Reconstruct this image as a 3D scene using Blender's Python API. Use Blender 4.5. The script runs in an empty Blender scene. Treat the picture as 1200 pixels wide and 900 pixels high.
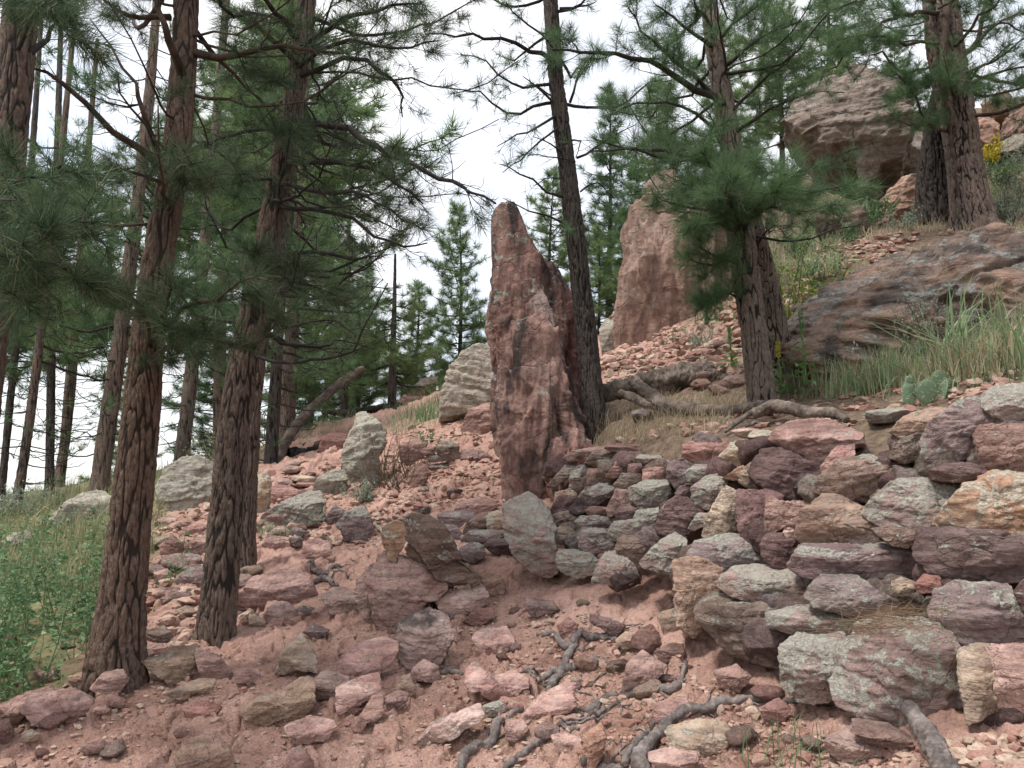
import bpy, bmesh, math, random
import numpy as np
RAD = math.radians
SC = bpy.context.scene
COL = SC.collection
F_PX, PITCH = 906.0, RAD(9.0)
CAM = np.array([0.0, 0.0, 1.6])

# ------------------------------------------------------------------ measuring: photo pixel + distance -> place
def ray(px, py):
    v = (450 - py) / F_PX; u = (px - 600) / F_PX
    cy = math.cos(PITCH) - v * math.sin(PITCH); cz = math.sin(PITCH) + v * math.cos(PITCH)
    return np.array([u / cy, 1.0, cz / cy])
def P(px, py, Y): return CAM + ray(px, py) * Y

# ------------------------------------------------------------------ noise
_rs = np.random.RandomState(7)
_perm = _rs.permutation(512)
_grad = _rs.normal(size=(512, 3)); _grad /= np.linalg.norm(_grad, axis=1)[:, None]
_jit = _rs.rand(512, 3)
def _h(ix, iy, iz): return _perm[(_perm[(_perm[ix & 511] + iy) & 511] + iz) & 511]
def perlin(p):
    i = np.floor(p).astype(np.int64); f = p - i; u = f * f * f * (f * (f * 6 - 15) + 10)
    r = 0
    for dx in (0, 1):
        wx = u[:, 0] if dx else 1 - u[:, 0]
        for dy in (0, 1):
            wy = u[:, 1] if dy else 1 - u[:, 1]
            for dz in (0, 1):
                wz = u[:, 2] if dz else 1 - u[:, 2]
                g = _grad[_h(i[:, 0] + dx, i[:, 1] + dy, i[:, 2] + dz)]
                r = r + wx * wy * wz * (g[:, 0] * (f[:, 0] - dx) + g[:, 1] * (f[:, 1] - dy) + g[:, 2] * (f[:, 2] - dz))
    return r * 1.6
def fbm(p, octv=4, gain=.5, lac=2.03, ridged=False):
    r = np.zeros(len(p)); a = 1.0; s = 0
    for o in range(octv):
        n = perlin(p + o * 17.3)
        if ridged: n = 1 - 2 * np.abs(n)
        r += a * n; s += a; a *= gain; p = p * lac
    return r / s
def worley(p):
    i = np.floor(p).astype(np.int64); f1 = np.full(len(p), 9.); f2 = f1.copy(); idh = np.zeros(len(p), int)
    for dx in (-1, 0, 1):
        for dy in (-1, 0, 1):
            for dz in (-1, 0, 1):
                c = i + (dx, dy, dz); h = _h(c[:, 0], c[:, 1], c[:, 2])
                d = np.linalg.norm(c + _jit[h] - p, axis=1)
                m = d < f1
                f2 = np.where(m, f1, np.minimum(f2, d)); idh = np.where(m, h, idh); f1 = np.where(m, d, f1)
    return f1, f2, idh
def sstep(a, b, x):
    t = np.clip((x - a) / (b - a), 0, 1); return t * t * (3 - 2 * t)
def norm(v): return v / (np.linalg.norm(v, axis=-1, keepdims=True) + 1e-12)

# ------------------------------------------------------------------ mesh building
class MB:
    def __init__(s): s.v = []; s.f = []; s.n = 0; s.m = []
    def add(s, v, f, mat=0):
        v = np.asarray(v, float); f = np.asarray(f, np.int64)
        s.v.append(v); s.f.append(f + s.n); s.m.append(np.full(len(f), mat, np.int32)); s.n += len(v)
    def mesh(s, name, mats, smooth=True, attrs=None):
        me = bpy.data.meshes.new(name)
        if s.v:
            V = np.concatenate(s.v).astype(np.float32)
            lt = np.concatenate([np.full(len(f), f.shape[1], np.int32) for f in s.f])
            L = np.concatenate([f.ravel() for f in s.f]).astype(np.int32)
            me.vertices.add(len(V)); me.vertices.foreach_set('co', V.ravel())
            me.loops.add(len(L)); me.loops.foreach_set('vertex_index', L)
            me.polygons.add(len(lt))
            st = np.concatenate([[0], np.cumsum(lt)[:-1]]).astype(np.int32)
            me.polygons.foreach_set('loop_start', st)
            me.polygons.foreach_set('loop_total', lt)
            me.polygons.foreach_set('material_index', np.concatenate(s.m))
            me.polygons.foreach_set('use_smooth', np.full(len(lt), smooth, bool))
            me.update(calc_edges=True)
            for k, a in (attrs or {}).items():
                me.attributes.new(k, 'FLOAT', 'POINT').data.foreach_set('value', np.asarray(a, np.float32))
        for m in (mats if isinstance(mats, (list, tuple)) else [mats]): me.materials.append(m)
        return me
def link(name, me, parent=None, loc=None):
    o = bpy.data.objects.new(name, me); COL.objects.link(o)
    if parent is not None: o.parent = parent
    if loc is not None: o.location = [float(x) for x in loc]
    return o
def tag(o, label=None, cat=None, group=None, kind=None):
    if label: o['label'] = label
    if cat: o['category'] = cat
    if group: o['group'] = group
    if kind: o['kind'] = kind
    return o
def thing(name, loc, label, cat, group=None): return tag(link(name, None, None, loc), label, cat, group)
def copy_thing(src, loc, rz=0, sc=1.0, label=None, group=None):
    r = src.copy(); COL.objects.link(r); r.location = [float(x) for x in loc]; r.rotation_euler = (0, 0, rz); r.scale = (sc, sc, sc)
    if label: r['label'] = label
    if group: r['group'] = group
    for ch in list(src.children):
        c = ch.copy(); COL.objects.link(c); c.parent = r
    return r

def catmull(pts, n):
    p = np.asarray(pts, float)
    if len(p) == 2: t = np.linspace(0, 1, n)[:, None]; return p[0] * (1 - t) + p[1] * t
    q = np.vstack([2 * p[0] - p[1], p, 2 * p[-1] - p[-2]])
    t = np.linspace(0, len(p) - 1 - 1e-6, n); i = t.astype(int); f = (t - i)[:, None]
    a, b, c, d = q[i], q[i + 1], q[i + 2], q[i + 3]
    return .5 * (2 * b + (c - a) * f + (2 * a - 5 * b + 4 * c - d) * f ** 2 + (3 * b - a - 3 * c + d) * f ** 3)
def frames(path):
    T = norm(np.gradient(path, axis=0))
    ref = np.where(np.abs(T[:, 2:3]) > .9, np.array([[1., 0, 0]]), np.array([[0, 0, 1.]]))
    if np.abs(T[:, 2]).mean() > .6: ref = np.tile([[0., 1, 0]], (len(path), 1))
    elif not (np.abs(T[:, 2]) > .9).any(): pass
    else: ref = np.tile([[.31, .95, .05]], (len(path), 1))
    A = norm(np.cross(T, ref)); B = np.cross(A, T)
    return T, A, B
def tube(mb, path, rad, seg=6, mat=0, warp=0.0, seed=0):
    path = np.asarray(path, float); n = len(path); rad = np.broadcast_to(np.asarray(rad, float), (n,))
    T, A, B = frames(path)
    th = np.arange(seg) / seg * 2 * np.pi
    rr = np.tile(rad[:, None], (1, seg))
    ring = path[:, None] + rr[..., None] * (np.cos(th)[None, :, None] * A[:, None] + np.sin(th)[None, :, None] * B[:, None])
    if warp:
        q = ring.reshape(-1, 3); nn = norm(q - np.repeat(path, seg, 0))
        w = fbm(q * 9 + seed, 3) + .6 * fbm(q * np.array([40, 40, 40]) + seed, 2, ridged=True)
        ring = (q + nn * (w * warp * np.repeat(rad, seg))[:, None]).reshape(n, seg, 3)
    i = np.arange(n - 1)[:, None] * seg; j = np.arange(seg)[None]; k = (j + 1) % seg
    fc = np.stack([i + j, i + k, i + seg + k, i + seg + j], -1).reshape(-1, 4)
    v = np.vstack([ring.reshape(-1, 3), path[0], path[-1]])
    mb.add(v, fc, mat)
    e0, e1, b = len(v) - 2, len(v) - 1, (n - 1) * seg
    jj = np.arange(seg); kk = (jj + 1) % seg
    off = mb.n - len(v)
    mb.f.append(np.stack([kk, jj, np.full(seg, e0)], -1) + off); mb.m.append(np.full(seg, mat, np.int32))
    mb.f.append(np.stack([b + jj, b + kk, np.full(seg, e1)], -1) + off); mb.m.append(np.full(seg, mat, np.int32))

# ------------------------------------------------------------------ shader helper
class NT:
    def __init__(s, name):
        s.mat = bpy.data.materials.new(name); s.mat.use_nodes = True
        s.t = s.mat.node_tree; s.n = s.t.nodes; s.bsdf = s.n['Principled BSDF']; s.out = s.n['Material Output']
        s.bsdf.inputs['Roughness'].default_value = .9; s.bsdf.inputs['Specular IOR Level'].default_value = .25
    def new(s, ty, **kw):
        x = s.n.new(ty)
        for k, v in kw.items(): setattr(x, k, v)
        return x
    def put(s, sock, v):
        if v is None: return
        if hasattr(v, 'is_output'): s.t.links.new(v, sock)
        elif isinstance(v, (tuple, list)) and len(v) == 3 and sock.type == 'RGBA': sock.default_value = (*v, 1)
        else: sock.default_value = v
    def math(s, op, a, b=None, c=None, clamp=False):
        x = s.new('ShaderNodeMath', operation=op, use_clamp=clamp)
        for i, v in enumerate((a, b, c)): s.put(x.inputs[i], v)
        return x.outputs[0]
    def vmul(s, v, m):
        x = s.new('ShaderNodeVectorMath', operation='MULTIPLY'); s.put(x.inputs[0], v); s.put(x.inputs[1], m); return x.outputs[0]
    def vadd(s, v, m):
        x = s.new('ShaderNodeVectorMath', operation='ADD'); s.put(x.inputs[0], v); s.put(x.inputs[1], m); return x.outputs[0]
    def noise(s, vec, scale, detail=4, rough=.55, dist=0.0):
        x = s.new('ShaderNodeTexNoise'); s.put(x.inputs['Vector'], vec)
        x.inputs['Scale'].default_value = scale; x.inputs['Detail'].default_value = detail
        x.inputs['Roughness'].default_value = rough; x.inputs['Distortion'].default_value = dist
        return x.outputs['Fac']
    def voro(s, vec, scale, feature='F1', out='Distance', rnd=1.0):
        x = s.new('ShaderNodeTexVoronoi', feature=feature); s.put(x.inputs['Vector'], vec); x.inputs['Scale'].default_value = scale
        x.inputs['Randomness'].default_value = rnd
        return x.outputs[out]
    def map(s, v, a, b, c=0.0, d=1.0, smooth=True):
        x = s.new('ShaderNodeMapRange', interpolation_type='SMOOTHSTEP' if smooth else 'LINEAR')
        s.put(x.inputs[0], v)
        for i, q in enumerate((a, b, c, d)): s.put(x.inputs[i + 1], q)
        return x.outputs[0]
    def mix(s, f, a, b, blend='MIX'):
        x = s.new('ShaderNodeMix', data_type='RGBA', blend_type=blend)
        s.put(x.inputs['Factor'], f); s.put(x.inputs[6], a); s.put(x.inputs[7], b); return x.outputs[2]
    def ramp(s, f, stops):
        x = s.new('ShaderNodeValToRGB'); e = x.color_ramp.elements
        while len(e) < len(stops): e.new(.5)
        for i, (p, c) in enumerate(stops): e[i].position = p; e[i].color = (*c, 1)
        s.put(x.inputs[0], f); return x.outputs[0]
    def hsv(s, col, h=.5, sat=1., v=1.):
        x = s.new('ShaderNodeHueSaturation'); s.put(x.inputs['Hue'], h); s.put(x.inputs['Saturation'], sat); s.put(x.inputs['Value'], v); s.put(x.inputs['Color'], col); return x.outputs[0]
    def bump(s, h, strength=.5, dist=.02, nrm=None):
        x = s.new('ShaderNodeBump'); s.put(x.inputs['Height'], h); x.inputs['Strength'].default_value = strength; x.inputs['Distance'].default_value = dist
        if nrm is not None: s.put(x.inputs['Normal'], nrm)
        return x.outputs[0]
    def obj(s): return s.new('ShaderNodeTexCoord').outputs['Object']
    def orand(s): return s.new('ShaderNodeObjectInfo').outputs['Random']
    def irand(s): return s.new('ShaderNodeNewGeometry').outputs['Random Per Island']
    def nz(s):
        x = s.new('ShaderNodeSeparateXYZ'); s.put(x.inputs[0], s.new('ShaderNodeNewGeometry').outputs['Normal']); return x.outputs[2]
    def attr(s, name): return s.new('ShaderNodeAttribute', attribute_name=name).outputs['Fac']
    def done(s, col, nrm=None, rough=None):
        s.put(s.bsdf.inputs['Base Color'], col); s.put(s.bsdf.inputs['Normal'], nrm); s.put(s.bsdf.inputs['Roughness'], rough); return s.mat
# ------------------------------------------------------------------ materials
def rock_mat(name, a, b, c, lichen=.35, lcol=(.345, .345, .29), orange=.2, dark=.25, sc=1.0, strata=.5, vert=False, dcol=None):
    """weathered sandstone: a/b/c body colours, pale crusty lichen, sparse orange lichen and dark desert varnish"""
    t = NT(name); rnd = t.orand(); off = t.math('MULTIPLY', rnd, 61.7)
    co = t.vadd(t.obj(), off)
    if sc != 1.0: co = t.vmul(co, (sc, sc, sc))
    n1 = t.noise(co, 4.5, 6, .62, .6)
    lay = t.noise(t.vmul(co, (12., 12., 1.6) if vert else (3., 3., 19.)), 1.6, 5, .6, .5)
    grain = t.noise(co, 55, 4, .7)
    col = t.ramp(n1, [(.34, a), (.5, b), (.66, c)])
    col = t.mix(t.map(lay, .38, .66, 0, min(1., strata * 1.5)), col, t.hsv(col, .49, .95, .5))
    col = t.hsv(col, t.math('MULTIPLY_ADD', rnd, .016, .494), t.math('MULTIPLY_ADD', rnd, -.22, .98), t.map(grain, .25, .75, .76, 1.22, False))
    r2 = t.math('FRACT', t.math('MULTIPLY', rnd, 7.31))
    col = t.hsv(col, .5, 1, t.math('MULTIPLY_ADD', r2, .40, .80))
    # dark varnish patches
    dk = t.noise(t.vmul(t.vadd(co, (9.1, 3.3, 1.7)), (1.5, 1.5, .5) if vert else (1, 1, 1)), 3.1, 5, .6, .4)
    col = t.mix(t.map(dk, .69 - .28 * dark, .80 - .25 * dark, 0, .85), col, dcol or t.hsv(col, .5, .5, .30))
    # pale lichen crust, thicker on faces that look up
    r3 = t.math('FRACT', t.math('MULTIPLY', rnd, 3.77))
    ln = t.noise(co, 7.5, 9, .68, .35)
    up = t.math('MULTIPLY', t.nz(), .085)
    lm = t.math('ADD', t.math('ADD', ln, up), t.math('MULTIPLY', r3, .07))
    edge = .735 - .265 * lichen
    spots = t.math('SUBTRACT', 1., t.voro(co, 34, 'F1'), clamp=True)
    lm = t.math('ADD', lm, t.math('MULTIPLY', t.math('SUBTRACT', spots, .6), .09))
    lmask = t.map(lm, edge, edge + .045)
    mott = t.map(t.noise(co, 62, 4, .7), .40, .56); lmask = t.math('MULTIPLY', lmask, t.math('MULTIPLY_ADD', mott, .62, .38))
    lc = t.mix(t.noise(co, 90, 3, .7), t.hsv(lcol, .5, .9, .62) if False else tuple(x * .6 for x in lcol), tuple(min(1, x * 1.3) for x in lcol))
    col = t.mix(t.math('MULTIPLY', lmask, .92), col, lc)
    if orange:
        on = t.noise(t.vadd(co, (4.7, 8.8, 2.2)), 6.5, 8, .66, .3)
        om = t.map(on, .80 - .22 * orange, .84 - .22 * orange)
        col = t.mix(t.math('MULTIPLY', om, .75), col, t.mix(t.noise(co, 40, 2), (.30, .13, .035), (.42, .27, .07)))
    hgt = t.math('ADD', t.math('MULTIPLY', grain, .14), t.math('ADD', t.math('MULTIPLY', lay, .9), t.math('MULTIPLY', lmask, .22)))
    crack = t.map(t.voro(t.vadd(co, t.vmul(t.new('ShaderNodeTexNoise').outputs['Color'], (.2, .2, .2))), 4.0, 'DISTANCE_TO_EDGE'), 0., .035)
    hgt = t.math('ADD', hgt, t.math('MULTIPLY', crack, .25))
    nb = t.bump(hgt, .85, .022 / sc)
    nb = t.bump(t.noise(co, 17, 6, .65), .75, .035 / sc, nb)
    return t.done(col, nb)

RM = {
 'scorch': rock_mat('scorched_pink_sandstone', (.27, .155, .13), (.38, .235, .20), (.45, .31, .265), .10, orange=.06, dark=.72, sc=.7, dcol=(.035, .03, .03)),
 'pink':   rock_mat('pink_sandstone', (.27, .14, .112), (.41, .235, .195), (.54, .35, .29), .10, orange=.08, dark=.12),
 'red':    rock_mat('red_sandstone', (.21, .10, .078), (.30, .15, .118), (.37, .205, .16), .12, orange=.12, dark=.22),
 'maroon': rock_mat('maroon_sandstone', (.12, .068, .062), (.18, .105, .096), (.24, .148, .135), .22, orange=.05, dark=.25),
 'purple': rock_mat('purple_grey_sandstone', (.16, .105, .10), (.235, .16, .15), (.31, .225, .21), .55, orange=.05, dark=.3),
 'brown':  rock_mat('brown_sandstone', (.16, .10, .076), (.235, .155, .118), (.31, .215, .17), .48, orange=.3, dark=.3),
 'tan':    rock_mat('tan_sandstone', (.30, .20, .13), (.41, .29, .205), (.48, .36, .27), .25, orange=.25, dark=.15),
 'orange': rock_mat('orange_sandstone', (.28, .155, .105), (.38, .225, .155), (.44, .295, .215), .28, orange=.35, dark=.15),
 'lichen': rock_mat('lichen_crusted_sandstone', (.25, .17, .145), (.34, .24, .205), (.40, .29, .25), .92, orange=.12, dark=.2),
 'gold':   rock_mat('lichen_and_rust_sandstone', (.30, .17, .095), (.40, .25, .16), (.45, .32, .22), .72, lcol=(.46, .43, .35), orange=.75, dark=.15),
 'pale':   rock_mat('pale_grey_boulder_stone', (.30, .25, .195), (.37, .31, .245), (.43, .37, .30), .55, lcol=(.42, .41, .33), orange=.06, dark=.12, sc=.6),
 'fin':    rock_mat('fin_rock_stone', (.20, .085, .066), (.30, .14, .11), (.38, .205, .165), .42, orange=.10, dark=.74, sc=.62, vert=True, dcol=(.030, .027, .028)),
 'pillar': rock_mat('pillar_rock_stone', (.22, .135, .10), (.31, .20, .15), (.38, .275, .215), .55, lcol=(.32, .285, .22), orange=.52, dark=.36, sc=.4, vert=True),
 'summit': rock_mat('summit_boulder_stone', (.15, .108, .082), (.22, .165, .13), (.29, .225, .18), .42, lcol=(.27, .26, .22), orange=.30, dark=.28, sc=.45),
 'cliff':  rock_mat('outcrop_stone', (.085, .068, .06), (.17, .11, .085), (.27, .14, .088), .50, lcol=(.24, .245, .23), orange=.22, dark=.62, sc=.6),
}

def bark_mat(name, plate_a, plate_b, furrow, grey, scale=1.0):
    t = NT(name); co = t.vadd(t.obj(), t.math('MULTIPLY', t.orand(), 31.))
    fr = t.attr('furrow'); pid = t.attr('plate')
    n = t.noise(co, 22, 5, .65); big = t.noise(t.vmul(co, (1, 1, .4)), 3.2, 4, .6)
    col = t.mix(pid, plate_a, plate_b)
    col = t.mix(t.map(n, .4, .7, 0, .7), col, grey)
    flake = t.noise(t.vmul(co, (1, 1, .35)), 60, 4, .7)
    col = t.hsv(col, .5, 1, t.map(flake, .25, .75, .5, 1.45, False))
    col = t.mix(t.map(big, .5, .72, 0, .6), col, t.hsv(col, .5, .6, .5))     # charred and weathered stretches
    col = t.mix(t.map(fr, .10, .55), furrow, col)
    nb = t.bump(t.math('ADD', flake, t.math('MULTIPLY', n, .8)), 1., .02)
    return t.done(col, nb)
BARK = {
 'orange': bark_mat('orange_plated_bark', (.115, .075, .056), (.20, .132, .10), (.035, .024, .019), (.13, .095, .075)),
 'brown':  bark_mat('brown_furrowed_bark', (.12, .082, .065), (.20, .138, .108), (.030, .024, .020), (.14, .115, .10)),
 'dark':   bark_mat('dark_grey_bark', (.055, .043, .038), (.10, .078, .066), (.012, .011, .011), (.075, .068, .062)),
 'grey':   bark_mat('grey_brown_bark', (.14, .105, .085), (.21, .155, .125), (.02, .017, .016), (.19, .17, .155)),
 'pinkish':bark_mat('pink_brown_bark', (.15, .105, .085), (.235, .17, .138), (.016, .013, .012), (.17, .14, .125)),
}
def wood_mat(name, a, b, sc=1.0):
    t = NT(name); co = t.obj()
    n = t.noise(co, 9 * sc, 6, .65, .3); f = t.noise(co, 70 * sc, 4, .7)
    col = t.hsv(t.mix(t.map(n, .35, .68), a, b), .5, 1, t.map(f, .3, .7, .65, 1.3, False))
    return t.done(col, t.bump(t.math('ADD', f, n), .7, .008))
WOOD = {
 'twig': wood_mat('dark_twig_bark', (.022, .019, .018), (.055, .046, .042)),
 'red':  wood_mat('brown_branch_bark', (.04, .028, .023), (.10, .066, .05)),
 'root': wood_mat('weathered_root_bark', (.075, .060, .055), (.23, .195, .18)),
 'log':  wood_mat('weathered_grey_log_wood', (.065, .050, .042), (.24, .19, .16), .6),
 'pale': wood_mat('bleached_wood', (.30, .25, .19), (.48, .43, .36)),
 'char': wood_mat('charred_wood', (.010, .009, .009), (.03, .027, .025)),
}
def leaf_mat(name, a, b, tip=None, trans=.35, rough=.55):
    t = NT(name); r = t.irand(); big = t.noise(t.new('ShaderNodeTexCoord').outputs['Object'], 2.2, 3, .5)
    col = t.mix(r, a, b)
    if tip: col = t.mix(t.map(r, .86, .93), col, tip)
    col = t.hsv(col, .5, 1, t.map(big, .3, .7, .72, 1.28, False))
    t.put(t.bsdf.inputs['Base Color'], col); t.bsdf.inputs['Roughness'].default_value = rough
    tr = t.new('ShaderNodeBsdfTranslucent'); t.put(tr.inputs[0], col)
    mx = t.new('ShaderNodeMixShader'); mx.inputs[0].default_value = trans
    t.t.links.new(t.bsdf.outputs[0], mx.inputs[1]); t.t.links.new(tr.outputs[0], mx.inputs[2]); t.t.links.new(mx.outputs[0], t.out.inputs[0])
    return t.mat
LEAF = {
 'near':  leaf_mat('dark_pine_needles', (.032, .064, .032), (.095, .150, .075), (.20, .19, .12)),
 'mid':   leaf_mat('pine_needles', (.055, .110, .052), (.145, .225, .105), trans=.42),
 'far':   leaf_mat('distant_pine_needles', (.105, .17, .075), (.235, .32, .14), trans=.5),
 'lime':  leaf_mat('fresh_pine_needles', (.06, .13, .055), (.16, .25, .10)),
 'weed':  leaf_mat('green_weed_leaves', (.08, .16, .07), (.18, .29, .14), (.29, .36, .18)),
 'shrub': leaf_mat('yellow_green_shrub_leaves', (.10, .17, .03), (.26, .33, .06)),
 'sage':  leaf_mat('silvery_sage_leaves', (.20, .27, .20), (.34, .41, .32)),
 'mullein': leaf_mat('mullein_leaves', (.09, .19, .05), (.18, .30, .11)),
 'straw': leaf_mat('dry_straw_grass', (.30, .235, .145), (.50, .42, .29), (.58, .52, .40)),
 'meadow': leaf_mat('meadow_grass_blades', (.17, .20, .10), (.40, .38, .22), (.52, .46, .31)),
 'bluegrass': leaf_mat('grey_green_grass_blades', (.15, .23, .10), (.34, .42, .25), (.50, .45, .28)),
 'litter': leaf_mat('fallen_pine_needles', (.13, .085, .05), (.30, .21, .13)),
 'brush': leaf_mat('brown_brush_twigs', (.10, .075, .055), (.20, .15, .11)),
 'yellow': leaf_mat('yellow_flower_petals', (.50, .40, .03), (.62, .52, .06)),
 'cactus': leaf_mat('prickly_pear_skin', (.10, .165, .10), (.14, .205, .125), trans=.03),
 'spine': leaf_mat('cactus_spines', (.55, .50, .38), (.68, .62, .48), trans=.1),
}
# ------------------------------------------------------------------ terrain: two smooth sheets (trail below, terrace above) joined along the wall
def tps_fit(pts, lam=0.02):
    p = np.array([[a[0], a[1]] for a in pts]); z = np.array([a[2] for a in pts]); n = len(p)
    d2 = ((p[:, None] - p[None]) ** 2).sum(-1); K = .5 * d2 * np.log(d2 + 1e-9)
    A = np.zeros((n + 3, n + 3)); A[:n, :n] = K + lam * np.eye(n)
    Q = np.hstack([np.ones((n, 1)), p]); A[:n, n:] = Q; A[n:, :n] = Q.T
    w = np.linalg.solve(A, np.concatenate([z, np.zeros(3)])); return p, w
def tps_eval(m, x, y):
    p, w = m; out = np.empty(len(x)); n = len(p)
    for s in range(0, len(x), 40000):
        e = slice(s, s + 40000)
        d2 = (x[e, None] - p[None, :, 0]) ** 2 + (y[e, None] - p[None, :, 1]) ** 2
        out[e] = (.5 * d2 * np.log(d2 + 1e-9)) @ w[:n] + w[n] + w[n + 1] * x[e] + w[n + 2] * y[e]
    return out
L_PX = [(0,900,3.9),(300,900,3.9),(600,900,3.7),(900,890,3.35),(1100,905,2.85),(1300,950,2.4),(130,790,4.8),(262,745,5.7),(400,800,4.6),(500,760,5.2),
 (650,800,4.5),(800,790,4.1),(800,790,4.2),(930,862,3.45),(1010,885,3.2),(700,712,5.1),(622,688,6.0),(560,650,6.6),(400,640,7.5),(300,600,8.5),(330,545,11),
 (400,565,10),(480,590,8.5),(540,560,9.2),(560,505,10.5),(600,590,8.0),(285,675,6.9),(200,640,7.6),(0,830,4.5),(50,740,5.8),(0,700,7),
 (100,650,8),(50,620,10),(0,600,13),(60,575,17),(120,572,13),(200,560,12.5),(240,545,15),(-150,620,13),(-150,800,5),(10,590,16),(440,700,6.2),(350,700,6.2)]
S_PX = [(420,520,12.5),(500,480,14),(450,485,17),(400,492,16),(560,462,14),(600,440,15),(350,535,13),(330,515,16),(480,474,18)]
U_PX = [(690,505,8.2),(700,500,8.6),(780,470,8.2),(780,440,9.5),(900,475,6.4),(850,482,6.9),(1000,478,5.4),(1100,465,4.8),(1180,447,4.5),(800,522,5.9),
 (720,522,7.0),(1000,512,4.8),(1300,430,4.0),(650,532,7.7),(720,420,11),(760,398,13),(830,402,10.5),(950,440,7.2),(950,355,9),(1000,278,10.5),
 (1140,267,10),(1200,272,9.5),(1190,185,13.5),(1050,238,13),(900,335,10),(870,372,10),(1200,125,18),(740,393,16),(680,402,17),(1300,260,9),(1000,150,18)]
S_W = [(0,30,4.2),(0,60,2),(-15,30,1.6),(-30,30,-3),(-22,20,.6),(10,30,9.5),(20,40,14),(-30,10,-1.5),(-12,3,-.6),(-12,-5,-2),(0,-4,-.9),(0,0,0),(2,1.2,.3),(8,-5,2),
 (-5,26,3.0),(5,26,5.6),(-60,60,-22),(60,60,22),(-60,0,-12),(40,0,12),(0,-40,-8)]
U_W = [(8,3,4.2),(12,6,7.4),(14,14,10),(25,25,17),(5,2,2.6)]
TL = tps_fit([P(*a) for a in L_PX + S_PX] + S_W)
TU = tps_fit([P(*a) for a in U_PX + S_PX] + S_W + U_W)
FOOT = np.array([P(*a)[:2] for a in [(1500,900,1.9),(1300,890,2.6),(1100,865,3.02),(930,815,3.55),(810,745,4.25),(700,690,5.25),(640,655,6.1),(606,592,7.9),(600,560,8.7),(596,500,10.2),(600,450,12.5)]])
def sdist(x, y, line):
    """signed distance to a polyline, positive on its right when walking along it"""
    best = np.full(len(x), 1e9); sg = np.ones(len(x))
    for a, b in zip(line[:-1], line[1:]):
        e = b - a; L2 = e @ e
        t = np.clip(((x - a[0]) * e[0] + (y - a[1]) * e[1]) / L2, 0, 1)
        dx, dy = x - (a[0] + t * e[0]), y - (a[1] + t * e[1]); d = np.hypot(dx, dy)
        s = np.sign((x - a[0]) * -e[1] + (y - a[1]) * e[0]); m = d < best - 1e-9
        best = np.where(m, d, best); sg = np.where(m, s, sg)
    return best * -sg
def base_z(x, y):
    s = sdist(x, y, FOOT)
    k = sstep(.48, 1.0, s)
    zl, zu = tps_eval(TL, x, y), tps_eval(TU, x, y)
    return zl * (1 - k) + np.maximum(zu, zl - .2) * k, s
VEG = np.array([P(*a)[:2] for a in [(-60,900,3.7),(30,840,4.4),(95,800,4.75),(150,720,5.9),(186,640,7.8),(196,600,9.5),(250,575,11.2),(300,545,13.5),(350,500,18.0)]])
def terrain(x, y, detail=True, want=False):
    z, s = base_z(x, y)
    slab = 0 * x
    r = np.hypot(x, y); q = np.stack([x, y, np.zeros_like(x)], 1)
    veg = sstep(-.15, .35, -sdist(x, y, VEG) + .35 * perlin(q * 1.7))
    duff = sstep(.55, .95, s + .12 * perlin(q * 3)) * (1 - sstep(9, 11, y + 1.0 * perlin(q)) * sstep(3.4, 2.4, x))
    rocky = (1 - veg) * (1 - .65 * duff)
    far = 1 - sstep(25, 60, r)
    n = .10 * fbm(q * .9, 4) * (.4 + .6 * rocky)
    if detail:
        # bedrock slabs breaking through the dirt: tilted plates with hard edges
        f1, f2, h = worley(q * np.array([2.6, 1.9, 1]) + .35 * np.stack([perlin(q * 2.2), perlin(q * 2.2 + 5), 0 * x], 1) + .5)
        pick = ((h * 73) % 101) / 100.
        tilt = ((h * 37) % 97) / 97. - .5
        plate = np.where(pick > .42, (.02 + .15 * (pick - .42)) * sstep(.01, .07, f2 - f1) * (1 + 1.4 * tilt * (f1 - .3)), 0)
        e1, e2, eh = worley(q * np.array([6.5, 5, 1]) + .4 * np.stack([perlin(q * 5), perlin(q * 5 + 5), 0 * x], 1))
        chip = np.where((eh * 29) % 83 > 44, .018 + .03 * ((eh * 13) % 59) / 59., 0) * sstep(.01, .09, e2 - e1)
        on = sstep(-.1, .35, fbm(q * .55 + 3, 2)) * .75 + .25
        n = n + rocky * ((plate * on + chip) * (1 - .6 * sstep(-.7, -.1, s)) - .055 + .032 * fbm(q * 4.5, 4) + .016 * fbm(q * 13, 3, ridged=True) + .010 * fbm(q * 37, 3))
        n = n + (1 - rocky) * .03 * fbm(q * 5, 3)
        slab = np.clip(plate * on / .05, 0, 1) * .7 + .5 * np.clip(chip / .03, 0, 1); slab = slab * rocky
        bank = sstep(.1, .45, s) * (1 - sstep(.9, 1.2, s))
        n = n + bank * .10 * fbm(np.stack([x, y, z * 1.0], 1) * 6, 4)
    z = z + n * far
    # beyond what the photo can show the hill runs out into a low plain
    z = z * (1 - sstep(60, 140, r)) + (-30.) * sstep(60, 140, r)
    return (z, veg, duff, slab) if want else (z, veg, duff)
def tz(x, y): return float(terrain(np.array([float(x)]), np.array([float(y)]))[0][0])
_Y = np.geomspace(1.4, 45, 900)
def hit(px, py, y0=1.4):
    """distance at which the sight line through a pixel meets the ground"""
    r = ray(px, py); p = CAM + _Y[:, None] * r
    z, _, _ = terrain(p[:, 0], p[:, 1], False)
    m = np.where((p[:, 2] < z) & (_Y > y0))[0]
    return float(_Y[m[0]]) if len(m) else 20.0
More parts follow.
